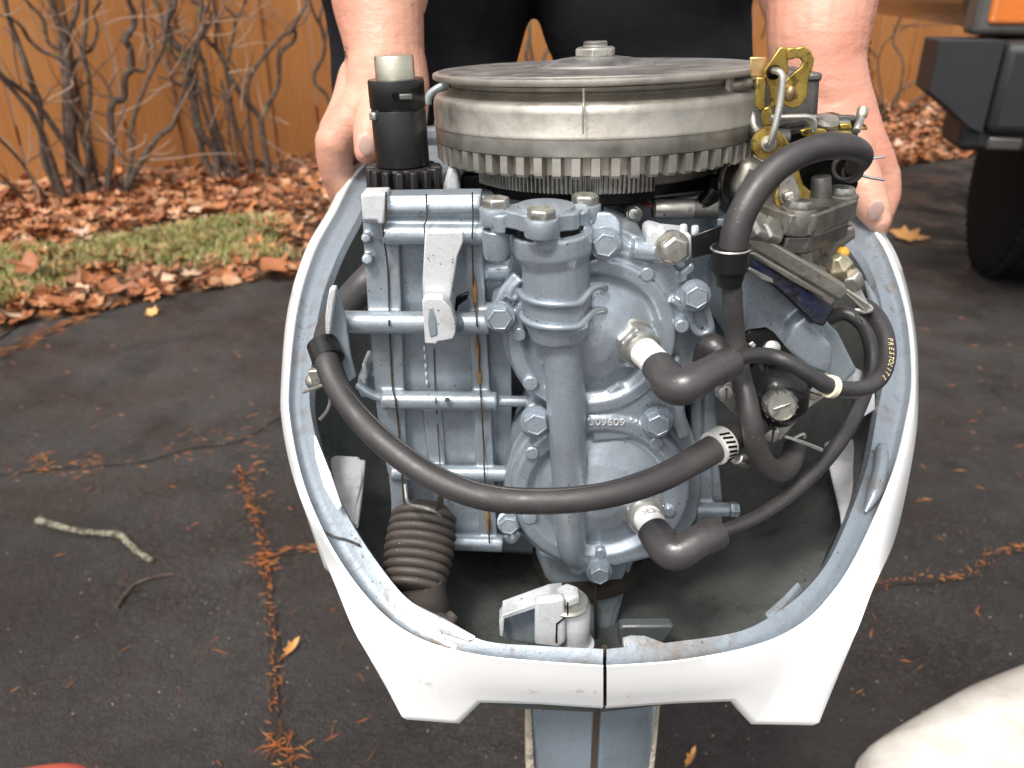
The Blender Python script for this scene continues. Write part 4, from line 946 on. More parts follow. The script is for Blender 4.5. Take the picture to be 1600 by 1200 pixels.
# rod through to the left with white quadrant plate
m = M(); P_ = [V(x, y, .46) for x, y in [(515,450),(526,452),(532,470),(540,500),(548,560),(556,590),(545,598),(530,560),(510,525)]]
obj('quadrant_plate', m.prism(P_, (0,.0035,0)), EX, mot, bev=.0008)
obj('quadrant_edge', M().pp([(515,450),(525,450),(522,470),(518,500),(516,523),(508,523),(508,495),(511,470)], .452, .006), BLUEBR, mot, bev=.0008)
obj('link_pin', M().cyl(V(520,503,.47), V(536,503,.472), px_r(6,525,503,.47)), DKMET, mot)
for (x, y, r) in ((574,570,7),(573,588,6)): obj('shift_bracket', M().box(V(x, y, .50), (W(r, V(x,y,.5)), .02, W(28, V(x,y,.5)))), BLUEBR, mot, bev=.001)
obj('shift_arm', M().tube([V(560,600,.49),V(580,615,.485),V(600,622,.48)], px_r(8,580,610,.48), 10), BLUE2, mot)
obj('shift_arm', M().pp([(556,590),(592,570),(600,606),(596,622),(560,626)], .497, .03), BLUE2, mot, bev=.004)
obj('lock_wire', M().tube([V(474,613,.50),V(490,607,.495),V(512,601,.49),V(516,622,.49),V(512,640,.49),V(500,655,.495)], px_r(2.6,500,610,.49), 8, 4), ZINC, mot)
obj('pan_bolt', M().sph(V(492,595,.52), .006), ZINC, mot)
obj('pan_clip', M().pp([(480,580),(496,578),(503,592),(500,604),(488,603)], .51, .006), ZINC, mot, bev=.001)

# ---------------- cylinder head
YH = .447
m = M()
hull = [(800,400),(905,370),(925,345),(948,352),(965,372),(990,380),(1020,392),(1048,402),(1068,432),(1088,440),(1104,462),(1112,512),(1112,522),(1096,526),(1090,560),(1080,600),(1062,625),(1072,650),(1090,700),(1096,760),(1088,810),(1060,850),(1010,868),(960,880),(948,905),(930,905),(912,885),(880,880),(840,860),(815,836),(792,832),(783,815),(790,740),(800,700),(820,665),(822,640),(828,620),(808,590),(792,560),(782,515),(766,500),(768,480),(786,470)]
m.pp(hull, YH+.012, .05)
def ring_h(cx, cy, R, Y, prof):
    c_ = V(cx, cy, Y); k_ = W(1, c_); m.lathe([(r*k_, h*S) for r, h in prof], c_, (0,-1,0), 96)
m.lathe([(W(1,V(925,530,YH))*r, h) for r, h in [(132,-.012),(132,-.001),(129,.0015),(110,.0015),(104,-.0008),(98,-.0026),(91,-.0028),(80,-.0005),(60,.004),(30,.0075),(.1,.009)]], V(925,530,YH), (0,-1,0), 96)
m.lathe([(W(1,V(938,772,YH))*r, h) for r, h in [(140,-.012),(140,-.001),(137,.0015),(117,.0015),(110,-.0008),(104,-.0026),(97,-.0028),(84,-.0005),(60,.004),(30,.0075),(.1,.009)]], V(938,772,YH), (0,-1,0), 96)
def bead(pix, r, Y=YH-.0): P_ = [V(x, y, Y) for x, y in pix]; m.tube(P_, [W(r, p) for p in P_], 12, 5)
bead([(1050,560),(1062,600),(1058,640),(1068,680)], 12, YH+.004)
bead([(1068,440),(1068,425),(1078,420),(1076,412)], 7, YH); bead([(1100,470),(1110,505),(1108,518),(1092,521),(1080,505),(1078,490)], 6, YH-.001)
bead([(1050,468),(1075,492)], 4.5, YH-.002)
bead([(808,428),(788,455),(780,475)], 9, YH+.002); bead([(814,436),(800,452),(797,464),(806,466),(812,450)], 5, YH-.001)
bead([(790,835),(800,845),(812,830)], 6, YH+.004)
bead([(905,890),(898,860)], 14, YH+.0)
m.pp([(928,690),(1010,640),(1040,648),(1010,612),(965,600),(922,640)], YH+.001, .02)
m.pp([(930,640),(1020,600),(1052,632),(1020,680),(930,690)], YH+.0005, .02)
m.pp([(960,395),(1045,405),(1072,440),(1100,450),(1104,510),(1070,520),(1040,470),(1000,432)], YH+.0005, .02)
m.pp([(925,360),(960,365),(1005,400),(1010,425),(940,410)], YH+.001, .02)
m.cyl(V(943,358,YH-.002), V(943,358,YH+.05), px_r(27,943,352,YH))
m.cyl(V(944,378,YH-.003), V(944,378,YH+.02), px_r(26,944,378,YH)); m.cyl(V(1086,462,YH-.003), V(1086,462,YH+.02), px_r(25,1086,462,YH))
m.cyl(V(781,495,YH-.003), V(781,495,YH+.02), px_r(23,781,495,YH)); m.cyl(V(836,658,YH-.003), V(836,658,YH+.02), px_r(24,836,658,YH)); m.cyl(V(1026,660,YH-.003), V(1026,660,YH+.02), px_r(24,1026,660,YH))
m.cyl(V(795,815,YH+.002), V(795,815,YH+.03), px_r(19,795,815,YH)); m.cyl(V(935,892,YH+.0), V(935,892,YH+.03), px_r(20,935,892,YH)); m.cyl(V(827,808,YH+.002), V(827,808,YH+.03), px_r(15,827,808,YH))
m.pp([(955,350),(1010,375),(1020,395),(960,385)], YH+.004, .05)
m.cyl(V(985,535,YH+.0), V(985,535,YH+.02), px_r(40,985,535,YH)); 
rail_ = lambda a, b, r: m.cyl(a, b, r, r, 20)
rail_(V(955,872,YH+.004), V(1040,850,YH+.004), px_r(14,1000,860,YH))
m.cyl(V(988,388,YH-.0), V(1050,398,YH), px_r(16,1000,390,YH))
# water column
def colp(x, y, Y=YH-.006): return V(x, y, Y)
m.tube([colp(879,500), colp(884,620), colp(889,740), colp(893,850), colp(905,885)], [W(34,colp(880,500)), W(33,colp(884,620)), W(29,colp(889,740)), W(24,colp(893,850)), W(8,colp(905,885))], 28, 6, squash=.9)
m.cyl(colp(868,408), colp(872,505), px_r(52,870,450,YH)); m.cyl(colp(872,503), colp(873,526), px_r(52,870,450,YH), px_r(44,870,520,YH))
m.cyl(colp(863,362), colp(865,392), px_r(62,862,360,YH)); m.cyl(colp(865,391), colp(867,412), px_r(62,862,360,YH), px_r(52,862,400,YH))
m.cyl(V(855,355,YH-.024), V(856,385,YH-.023), px_r(20,856,360,YH-.024)); m.sph(V(856,388,YH-.022), px_r(20,856,360,YH-.024)); m.cyl(V(782,332,YH-.005), V(784,362,YH-.005), px_r(18,782,340,YH))
m.cyl(V(905,325,YH-.005), V(907,360,YH), px_r(16,905,340,YH)); m.tube([V(782,360,YH-.002),V(800,380,YH),V(820,400,YH)],[px_r(14,782,340,YH)]*3)
head = obj('cylinder_head', m, BLUE, mot, vox=.0008, relax=4)
# ribs round the column ending on the head
for y0, x1, y1 in ((457,947,448),(492,947,484)):
    P_ = []; c0 = colp(870, y0, YH-.006); rr_ = px_r(55, 870, 450, YH)
    for k_ in range(9):
        a = PI*1.05 - (PI*1.05-(-.0))*k_/11; P_.append(c0 + Vector((-math.cos(PI-a)*rr_*-1*-1, -math.sin(a)*rr_, 0)))
    P_ = [c0 + Vector((math.cos(a)*rr_, -math.sin(a)*rr_, 0)) for a in [PI*1.02, PI*.9, PI*.75, PI*.6, PI*.45, PI*.3]]
    P_ += [V(925, y1+4+ (0), YH-.014), V(941, y1, YH-.008), V(946, y1+3, YH-.003)]
    obj('hose_rib', M().tube(P_, [px_r(5.5,870,450,YH)]*len(P_), 10, 5), BLUE, head)
# thermostat cover
cz = V(850, 322, YH-.0); m = M(); c0 = V(850, 352, YH-.004); cR = px_r(62, 850, 330, YH)
pts = []
lob = [(-1.28,.35),( -.02,-1.02),(.98,.72)]
for k_ in range(72):
    a = 2*PI*k_/72; r = cR*.98
    for la in (math.radians(172), math.radians(265), math.radians(30)):
        d_ = abs((a-la+PI) % (2*PI)-PI); r += cR*.36*math.exp(-(d_/.21)**2)
    r += cR*.04*math.cos(9*a)
    pts.append(Vector((c0.x + math.cos(a)*r, c0.y + math.sin(a)*r*.82, c0.z)))
m.prism(pts, (0,0,.0085)); tcv = obj('thermostat_cover', m, BLUE, head, bev=.002, seg=3)
obj('cover_dome', M().lathe([(cR*.74,.0080),(cR*.70,.0100),(cR*.35,.0104),(.0005,.0104)], c0 + Vector((cR*.05,0,0)), (0,0,1), 48), BLUE, tcv)
m = M().prism([Vector((p.x, p.y, c0.z-.0022)).lerp(c0-Vector((0,0,.0022)), -.03 + .02*math.sin(i*1.7)*math.sin(i*.31)) for i, p in enumerate(pts)], (0,0,.0026)); obj('torn_gasket', m, BLK, tcv, smooth=0)
def hexbolt(p, axd, r, h, name, mt, par, washer=1.22, ph=.3, dome=.12):
    axd = Vector(axd).normalized(); o = obj(name, M().lathe([(r*.93,0),(r,h*.12),(r,h*.80),(r*.88,h*.97),(r*.3,h)], p, axd, 6, phase=ph), mt, par, bev=r*.06)
    if washer: obj('washer', M().lathe([(r*washer*.95,-h*.25),(r*washer,-h*.15),(r*washer,h*.08),(r*washer*.9,h*.16),(r*.8,h*.17)], p, axd, 28), mt, o) if ORIG[par.name] is not None and par.parent is None else None
    return o
for la, x, y in ((math.radians(172),783,318),(math.radians(265),856,334),(math.radians(30),908,304)):
    p = c0 + Vector((math.cos(la)*cR*1.22, math.sin(la)*cR*1.2*.82, .0088)); 
    obj('cover_bolt', M().lathe([(.0066,-.001),(.0069,0),(.0069,.0034),(.0060,.0042),(.003,.0043)], p, (0,0,1), 6, phase=.35+la), ZINC, tcv, bev=.0006)
    obj('cover_boss', M().cyl(p-Vector((0,0,.0092)), p-Vector((0,0,.0004)), .0080, bev=.001), BLUE, tcv)
def hb(px, py, Y, rpx, mt=BOLTP, h=.0055, ph=.3, name='head_bolt', ax_=(0,-1,.05), wash=True, par=None):
    p = V(px, py, Y); r = W(rpx*1.1, p)
    o = obj(name, M().lathe([(r*.93,0),(r,h*.12),(r,h*.78),(r*.90,h*.95),(r*.80,h),(r*.78,h*.93),(r*.2,h*.93)], p, ax_, 6, phase=ph), mt, par or head, bev=r*.05)
    if wash: obj('bolt_washer', M().lathe([(r*1.2,-h*.5),(r*1.24,-h*.05),(r*1.2,h*.1),(r*.8,h*.12)], p, ax_, 32), mt, par or head)
    return o
hb(945,380,YH-.007,19); hb(1086,461,YH-.007,18,ph=.1); hb(781,495,YH-.007,18,ph=.5); hb(837,658,YH-.007,18,ph=.2); hb(1027,659,YH-.007,18,ph=0)
hb(795,815,YH-.002,15,wash=False); hb(936,893,YH-.004,15,ph=.1)
for x, y, r, Y in ((1011,428,11,YH-.001),(1065,509,11,YH-.003),(811,522,11,YH-.003),(829,598,12,YH-.003),(831,707,11,YH-.003),(1025,692,11,YH-.003),(827,808,12,YH-.001),(938,863,9,YH-.001),(1046,798,9,YH-.002)):
    p = V(x, y, Y); rr_ = W(r, p); obj('dowel', M().lathe([(rr_,-.006),(rr_,.001),(rr_*.85,.0016),(rr_*.2,.0017)], p, (0,-1,0), 28), BOLTP, head)
for la in (math.radians(172), math.radians(30)):
    p = c0 + Vector((math.cos(la)*cR*1.2, math.sin(la)*cR*1.2*.82, -.0026)); obj('housing_boss', M().lathe([(.004,-.016),(.0062,-.015),(.0070,-.012),(.0076,0)], p, (0,0,1), 24), BLUE, head, bev=.0008)
# cast number
def text_mesh(s, size, depth, xf, name, mt, par):
    cu = bpy.data.curves.new('t', 'FONT'); cu.body = s; cu.size = size; cu.extrude = depth; cu.align_x = 'CENTER'; cu.align_y = 'CENTER'
    to = bpy.data.objects.new('t', cu); COL.objects.link(to); dg = bpy.context.evaluated_depsgraph_get(); dg.update()
    me = bpy.data.meshes.new_from_object(to.evaluated_get(dg)); mm = M(); mm.v = [tuple(xf(v.co)) for v in me.vertices]; mm.f = [tuple(p.vertices) for p in me.polygons]
    bpy.data.objects.remove(to); return obj(name, mm, mt, par, smooth=0)
tb = V(948, 658, YH-.0005)
text_mesh('309609', px_r(17,948,658,YH), .0007, lambda c: tb + Vector((c.x*1.12, -c.z-.0012, c.y - c.x*.02)), 'cast_number', BLUEBR, head)
for x, y in ((986,655),(994,658),(1004,661)): obj('cast_pip', M().sph(V(x, y, YH-.001), .0011, 10, 6), BLUEBR, head)
# big bright bolt with strap
m = M(); m.pp([(1010,362),(1020,356),(1040,362),(1078,366),(1084,375),(1082,395),(1078,408),(1040,414),(1020,412),(1012,395)], YH-.004, .02); sb_ = obj('strap_lug', m, BLUEBR, mot, bev=.002)
p = V(1051,388,YH-.006); r = W(24,p)
obj('strap_bolt', M().lathe([(r*.95,0),(r,.001),(r,.005),(r*.9,.0062),(r*.3,.0066)], p, (.1,-1,.05), 6, phase=.15), STEEL, mot, bev=.001)
obj('strap_washer', M().lathe([(r*1.15,-.003),(r*1.15,0)], p, (.1,-1,.05), 32), ZINC, mot)
obj('strap', M().pp([(1080,370),(1105,360),(1128,352),(1130,395),(1105,398),(1082,404)], YH-.005, .002), BLKP, mot, bev=.0004)
for x, y in ((1032,352),(1068,350),(1086,352)): obj('lug_stud', M().cyl(V(x,y,YH+.002), V(x,y+16,YH+.002), px_r(6,x,y,YH), bev=.001), BLUEBR, mot)

# right flank of the block
m = M()
m.pp([(1080,500),(1118,505),(1122,700),(1130,790),(1128,830),(1092,832),(1080,700)], YH+.03, .06); m.pp([(1090,700),(1112,700),(1114,800),(1092,800)], YH+.022, .03)
m.cyl(V(1085,796,YH+.02), V(1140,796,YH+.02), px_r(12,1100,796,YH)); m.cyl(V(1090,600,YH+.03), V(1092,820,YH+.03), px_r(7,1090,700,YH))
m.pp([(1100,560),(1120,560),(1122,690),(1100,690)], YH+.02, .03)
m.pp([(1120,340),(1200,350),(1240,400),(1240,440),(1130,440)], YH+.05, .06)
obj('block_flank', m, BLUE2, mot, vox=.0011, relax=4)
hb(1140,796,YH+.02,11,ph=.2,ax_=(1,0,0),wash=False,name='flank_bolt',par=mot)

# ---------------- spark plugs and boots
def plug(base, tip, bR, txt, par=mot):
    a = V(*base); b = V(*tip); ax_ = (b-a).normalized(); L = (b-a).length; k_ = W(1, a)
    pl = obj('spark_plug', M().lathe([(bR*k_,-.006),(bR*k_,.0005),(bR*.92*k_,.0015),(bR*.9*k_,.0016)], a, ax_, 40), STEEL, mot)
    obj('plug_hex', M().lathe([(bR*.86*k_,0),(bR*.90*k_,L*.06),(bR*.90*k_,L*.22),(bR*.78*k_,L*.27)], a, ax_, 6, phase=.2), STEEL, pl, bev=.0008)
    obj('plug_collar', M().lathe([(bR*.80*k_,L*.24),(bR*.82*k_,L*.34),(bR*.76*k_,L*.38),(bR*.64*k_,L*.39)], a, ax_, 36), STEEL, pl)
    obj('plug_insulator', M().lathe([(bR*.62*k_,L*.4),(bR*.61*k_,L*.62),(bR*.60*k_,L*.76),(bR*.55*k_,L*1.05)], a, ax_, 36), CERAM, pl)
    return a, ax_, L, k_, pl
plug((987,531,YH-.001), (1040,582,YH-.044), 37, '')
a, ax_, L, k_, pl = plug((1002,793,YH-.002), (1030,840,YH-.044), 36, 'NGK')
# printed letters round the insulator
si = ax_.cross(Vector((0,0,1))).normalized(); upx = si.cross(ax_).normalized()
rI = 36*.61*k_ + .0002
for j, ch in enumerate('NGK'):
    th = math.radians(-62 + (1-j)*-38 + 38) if False else math.radians([112, 88, 64][j])
    rad_ = (si*math.cos(th) + upx*math.sin(th)); tg = (-si*math.sin(th) + upx*math.cos(th)); 
    o0 = a + ax_*L*.56 + rad_*rI
    sz = L*.19
    text_mesh(ch, sz, .00005, lambda c, o0=o0, tg=tg, rad_=rad_: o0 - tg*c.x + ax_*c.y + rad_*c.z, 'printed_letter', INK, pl)
def boot(pts, rads, cuff):
    P_ = [V(x, y, Y) for x, y, Y in pts]; R_ = [W(r*.94, p) for p, r in zip(P_, rads)]
    b_ = obj('plug_boot', M().tube(P_, R_, 28, 6), BOOT, mot)
    p = P_[-1]; d_ = (P_[-1]-P_[-2]).normalized(); obj('boot_cuff', M().lathe([(R_[-1]*.97,-.010),(R_[-1]*1.06,-.0095),(R_[-1]*1.07,.0),(R_[-1]*1.0,.0012),(R_[-1]*.6,.0013)], p-d_*.0005, d_, 32), BOOT, b_); return P_
boot([(1028,573,.401),(1040,589,.390),(1052,601,.383),(1072,602,.379),(1105,584,.384),(1142,566,.394)], [28,31,33,32,27,26], 1)
boot([(1020,829,.405),(1031,845,.396),(1045,858,.388),(1062,861,.385),(1092,845,.388),(1122,832,.394)], [27,29,32,31,27,26], 1)

# ---------------- hoses
def hose(pts, rads, name, mt, n=24, sub=8, squash=1.0):
    P_ = [V(x, y, Y) for x, y, Y in pts]; R_ = [W(r*(.84 if r > 15.5 else .93)*random.uniform(.985,1.015), p) for p, r in zip(P_, rads if hasattr(rads,'__len__') else [rads]*len(pts))]
    o = obj(name, M().tube(P_, R_, n, sub), mt, mot); return P_, R_, o
P_, R_, hA = hose([(590,425,.53),(560,455,.52),(530,490,.50),(512,525,.475),(510,560,.45),(524,600,.435),(560,652,.415),(612,702,.40),(680,748,.385),(760,777,.375),(850,783,.37),(940,775,.372),(1020,752,.382),(1080,722,.395),(1130,692,.41),(1180,660,.43)],
     [30,29,27,25,23,23,24,25,25.5,25.5,25,25,25.5,26,27,27], 'cooling_hose', RUB, 32)
Q = [V(*p) for p in [(541,602,.420),(575,642,.402),(625,688,.387),(690,731,.372),(765,759,.360),(850,766,.354),(935,758,.356),(1015,737,.366),(1070,708,.379)]]
obj('mould_line', M().tube(Q, .00045, 6, 6), RUB2, hA)
cp = V(506,553,.455); cd = (V(524,600,.435)-V(510,560,.45)).normalized()
def band(p, d_, r, w_, name, mt, par=mot, t_=.0012):
    return obj(name, M().lathe([(r,-w_/2),(r+t_,-w_/2+.0003),(r+t_,w_/2-.0003),(r,w_/2)], p, d_, 40), mt, par)
band(V(509,550,.456), cd, px_r(22,506,553,.456), px_r(34,506,553,.456), 'hose_clamp', BLKP)
SPp, SPr = spline(P_, R_, 8); i_ = min(range(len(SPp)), key=lambda q: (SPp[q]-V(1126,694,.409)).length); p = SPp[i_]; d_ = (SPp[i_+1]-SPp[i_-1]).normalized(); wcl = band(p, d_, SPr[i_]+.0004, px_r(27,1142,690,.42), 'worm_clamp', BANDM)
sdx = d_.cross(Vector((0,1,0))).normalized(); ft = d_.cross(sdx).normalized()
if ft.y > 0: ft.negate()
rr_ = SPr[i_]+.0017
for k_ in range(9):
    th = math.radians(-64 + k_*16); rd = (ft*math.cos(th) + sdx*math.sin(th)); tg = (-ft*math.sin(th)+sdx*math.cos(th))
    R3 = Matrix((tg, d_, rd)).transposed(); obj('clamp_slot', M().box(p + rd*rr_, (.0011,.0058,.0005), R3 @ Matrix.Rotation(.35,3,'Z')), BLK, wcl)
obj('clamp_screw', M().cyl(V(1150,715,.415), V(1168,722,.425), px_r(11,1155,715,.415), bev=.001), ZINC, wcl)
obj('pump_nipple', M().cyl(V(1160,672,.422), V(1195,650,.44), px_r(21,1180,660,.43)), RUB2, mot)
# fuel hose B
P_, R_, hB = hose([(1333,268,.47),(1318,262,.485),(1322,250,.50)], [21,21,20], 'fuel_hose_end', RUB, 24)
P_, R_, hB = hose([(1322,262,.478),(1338,258,.468),(1346,243,.46),(1330,231,.452),(1298,228,.448),(1262,236,.445),(1222,256,.44),(1188,288,.435),(1164,325,.43),(1150,362,.427),(1144,398,.425)], [17,19,21,23,25,25.5,26,26.5,27,27,26], 'fuel_hose', RUB, 32)
obj('hose_mouth', M().ring(V(1321,263,.470), (-.45,-1,-.1), px_r(17,1322,262,.47), .0011, 32, 8), RUB, mot); obj('hose_bore', M().lathe([(px_r(15,1322,262,.47),0),(px_r(15,1322,262,.47),.001)], V(1322,263,.4705), (-.45,-1,-.1), 28), BLK, mot)

P_, R_, hC = hose([(1143,395,.425),(1143,430,.425),(1145,480,.425),(1149,530,.425),(1156,580,.418),(1166,620,.408),(1174,660,.402),(1182,700,.402),(1198,728,.408),(1218,736,.42),(1235,722,.435),(1242,698,.45)], [18,18.5,19,19,19,19.5,20,20.5,21,21.5,21,20], 'fuel_hose', RUB, 28)
cl = obj('hose_clip', M().lathe([(px_r(27,1142,400,.425),-.006),(px_r(29,1142,400,.425),-.006),(px_r(29,1142,400,.425),.005),(px_r(27,1142,400,.425),.005)], V(1141,402,.425), UPA, 40), BLKP, mot)
obj('clip_collar', M().lathe([(px_r(20,1142,400,.425),-.014),(px_r(26,1142,400,.425),-.005),(px_r(28,1142,400,.425),.004),(px_r(24,1142,400,.425),.003)], V(1142,402,.425), UPA, 40), BLKP, cl)
obj('clip_ring', M().ring(V(1141,388,.425), UPA, px_r(29,1142,400,.425), .0006, 40, 6), STEEL, cl)
# ignition cables
P_, R_, cA = hose([(1130,570,.392),(1165,557,.40),(1200,556,.405),(1232,566,.402),(1262,584,.40),(1292,602,.40),(1322,609,.405),(1352,606,.415),(1376,588,.43),(1386,556,.445),(1382,520,.46),(1366,492,.475),(1348,478,.485)], [13.5,13.5,13.5,13.5,14,14.5,14.5,14.5,14.5,14.5,14.5,15,15], 'ignition_cable', RUB2, 24)
band(V(1298,604,.401), (V(1322,609,.405)-V(1292,602,.40)).normalized(), px_r(15.5,1300,605,.40), px_r(11,1300,605,.40), 'cable_clip', CREAM, mot, .0008)
P2, R2, cB = hose([(1110,836,.392),(1150,822,.40),(1190,803,.41),(1235,772,.425),(1280,730,.44),(1315,685,.455),(1340,640,.475),(1358,590,.495),(1362,550,.51),(1350,510,.53),(1320,490,.54),(1290,500,.545)], [11,11.5,11.5,12,12.5,13,13,12.5,12,12,12,12], 'ignition_cable', RUB2, 24)
# printed word along the cable's outer bend
path = [(1380,545,.4448),(1384,560,.4425),(1382,574,.4385),(1376,588,.4315),(1366,598,.424)]
word = 'PRESTOLITE'; Qp = [V(*p) for p in [(1385,538,.453),(1386,556,.445),(1383,573,.4375),(1376,588,.43),(1362,601,.4215)]]; Qs, _ = spline(Qp, [0]*5, 8)
for j, ch in enumerate(word):
    u_ = (.04+.86*j/(len(word)-1))*(len(Qs)-2); i_ = int(u_); p = Qs[i_].lerp(Qs[i_+1], u_-i_); tg = (Qs[min(i_+1,len(Qs)-1)]-Qs[max(i_-1,0)]).normalized()
    view = (Vector((-.12,-1,.5))).normalized(); view = (view - tg*view.dot(tg)).normalized(); bx_ = tg.cross(view).normalized()
    o0 = p + view*px_r(14.5,1380,560,.44) + view*.0002
    text_mesh(ch, .0037, .00006, lambda c, o0=o0, tg=tg, bx_=bx_, view=view: o0 + tg*c.x + bx_*(-c.y) + view*(c.z - (c.y/.0037)**2*.0007), 'printed_letter', GOLD, cA)
# clamp that holds both cables
obj('cable_strap', M().tube([V(1302,430,.475),V(1322,452,.472),V(1345,468,.47),(V(1362,482,.468)),V(1350,488,.466),V(1338,484,.466),V(1340,496,.468),V(1346,504,.472)], [.0011]*8, 8, 4), ZINC, mot)
plate([(1298,436,.472),(1320,430,.48),(1345,448,.478),(1362,484,.47),(1352,486,.468),(1330,464,.468)], .0012, 'cable_clamp', ZINC)
# ---------------- bellows
bs = V(664,802,.475); b1_ = V(645,925,.4295); m = M(); k_ = W(1, bs)
N_ = 9; pr = []
d_ = (b1_-bs); axb = d_.normalized(); Lb = d_.length
prof = [(36*k_,-.004),(42*k_,0)]
for j in range(N_):
    h0 = Lb*j/N_; dh = Lb/N_; Rj = (46+6*math.sin(PI*min(1,(j+1.5)/N_)))*k_
    prof += [(Rj*.86,h0),(Rj*.98,h0+dh*.12),(Rj*1.035,h0+dh*.33),(Rj*1.04,h0+dh*.5),(Rj*1.03,h0+dh*.66),(Rj*.98,h0+dh*.84),(Rj*.86,h0+dh*.97)]
bel = obj('bellows', M().lathe(prof, bs, axb, 48), BELL, mot, smooth=80)
obj('bellows_elbow', M().tube([V(646,918,.431),V(655,942,.428),V(670,962,.432),V(688,984,.437)], [48*k_,44*k_,38*k_,32*k_], 28, 6), BELL, bel)
obj('bellows_flange', M().tube([V(640,944,.42),V(665,958,.415),V(695,972,.415),V(708,962,.42)], [10*k_,12*k_,12*k_,10*k_], 14, 5), BELL, bel)
obj('wire_clip', M().tube([V(633,757,.455),V(636,780,.448),V(642,789,.44),V(662,793,.432),(V(680,800,.43)),V(690,812,.435)], px_r(2.6,650,790,.45), 8, 5), ZINC, bel)
obj('wire_clip', M().ring(bs+axb*.002, axb, 43*k_, px_r(2.6,650,790,.45), 40, 8), BRASS, bel)
obj('clip_ear', M().pp([(684,775),(693,775),(692,795),(680,800)], .436, .004), SEAM, bel, bev=.0006)
# crankcase foot left
m = M(); m.cyl(V(618,735,.50), V(624,800,.50), px_r(11,618,760,.5)); m.cyl(V(612,735,.498), V(640,735,.498), px_r(10,618,740,.5)); obj('block_foot', m, BLUE2, mot, vox=.001, relax=4)

# ---------------- fuel pump
pl_ = obj('pump_plate', M().prism([V(x,y,Y) for x,y,Y in [(1117,606,.44),(1122,598,.44),(1140,598,.44),(1200,585,.45),(1255,590,.455),(1290,612,.455),(1288,622,.455),(1262,640,.45),(1222,688,.44),(1205,692,.44),(1190,682,.44),(1140,640,.44),(1118,618,.44)]], (0,.004,0)), STEEL, mot, bev=.001)
obj('pump_base', M().prism([V(x,y,Y) for x,y,Y in [(1125,610,.446),(1205,590,.45),(1285,618,.455),(1210,690,.445)]], (0,.03,0)), BLK, mot, bev=.003)
oc = V(1215,622,.435); k2 = W(1, oc)
m = M().lathe([(56*k2,-.016),(54*k2,-.003),(50*k2,.003),(40*k2,.009),(26*k2,.011),(2*k2,.011)], oc, (-.05,-1,.12), 8, phase=.39)
obj('pump_body', m, BLKP, mot, bev=.0035, seg=3)
sc_ = V(1218,632,.418); obj('pump_screw', M().lathe([(24*k2,-.004),(24.5*k2,0),(24*k2,.003),(21*k2,.0045),(20.5*k2,.0036),(2*k2,.0036)], sc_, (0,-1,.2), 40), ZINC, mot)
for k_ in range(26):
    a_ = 2*PI*k_/26; c_ = sc_ + Vector((math.cos(a_), 0, math.sin(a_)))*24.6*k2 - Vector((0,.0012,0)); obj('screw_knurl', M().box(c_, (.0008,.004,.0008)), ZINC, mot) if k_ % 2 == 0 else None
obj('screw_slot', M().box(sc_-Vector((0,.0042,-.0007)), (26*k2,.0007,.0016), Matrix.Rotation(-.42,3,'Y')), STEEL, mot, bev=.0002)
for x, y, Y, rt_ in ((1134,614,.436,1.5),(1206,680,.435,1.6),(1273,613,.45,.3)):
    p = V(x, y, Y); r = W(13, p); s_ = obj('plate_screw', M().lathe([(r,-.003),(r,0),(r*.8,.0012),(r*.1,.0016)], p, (0,-1,.1), 28), STEEL, mot)
    obj('screw_slot', M().box(p-Vector((0,.0014,0)), (r*1.7,.0008,.0009), Matrix.Rotation(rt_,3,'Y')), RUST, s_)
obj('cotter_pin', M().tube([V(1226,682,.43),V(1245,688,.43),V(1262,694,.432),V(1284,703,.435)], px_r(3.0,1250,690,.43), 8), ZINC, mot)
obj('cotter_pin', M().tube([V(1238,686,.43),V(1255,678,.43),V(1258,684,.43)], px_r(2.4,1250,690,.43), 8), ZINC, mot)
# small coil plates above the pump
for dx, dy, mt in ((0,0,BLK),(8,10,ZINC),(14,16,BLK)):
    plate([(1162+dx,528+dy,.45-dx*.0004),(1172+dx,518+dy,.45),(1200+dx,514+dy,.455),(1212+dx,522+dy,.455),(1240+dx,556+dy,.45),(1262+dx,578+dy,.445),(1255+dx,590+dy,.44),(1230+dx,584+dy,.44),(1190+dx,556+dy,.445)], .0025, 'coil_plate', mt)
obj('coil_screw', M().lathe([(.004,-.003),(.0042,0),(.003,.001),(.0003,.0011)], V(1207,545,.433), (0,-1,.3), 20), STEEL, mot)
obj('rubber_elbow', M().tube([V(1132,560,.43),V(1112,540,.435),V(1104,556,.44),V(1100,580,.45)], px_r(20,1110,550,.44), 20), RUB2, mot)

# ---------------- carburettor side
m = M()
m.pp([(1130,440),(1160,400),(1310,520),(1340,580),(1310,610),(1270,590),(1230,545),(1160,530),(1130,520)], .485, .05)
m.pp([(1240,510),(1260,494),(1300,540),(1302,560),(1295,585),(1262,575),(1225,545)], .472, .02)
obj('intake_cover', m, BLUE2, mot, vox=.0011, relax=5)
obj('side_bracket', M().prism([V(1298,556,.49),V(1352,585,.50),V(1346,606,.495),V(1330,604,.49),V(1286,592,.482)], (0,.006,0)), BLUEBR, mot, bev=.0015)
def slab(pts, dY, name, mt, bev=.0015, **kw): return obj(name, M().prism([V(*p) for p in pts], (0,dY,0)), mt, mot, bev=bev, **kw)
slab([(1168,366,.46),(1182,362,.46),(1322,446,.462),(1326,458,.462),(1314,472,.462),(1166,384,.46)], .06, 'reed_plate', CARB, seg=3)
slab([(1166,385,.462),(1180,382,.462),(1312,462,.464),(1300,482,.464),(1240,440,.463),(1162,398,.462)], .055, 'reed_gasket', CARB)
slab([(1164,397,.463),(1240,438,.464),(1306,478,.465),(1288,512,.465),(1270,506,.465),(1225,462,.464),(1166,410,.463)], .05, 'blue_stained_edge', BLUEST)
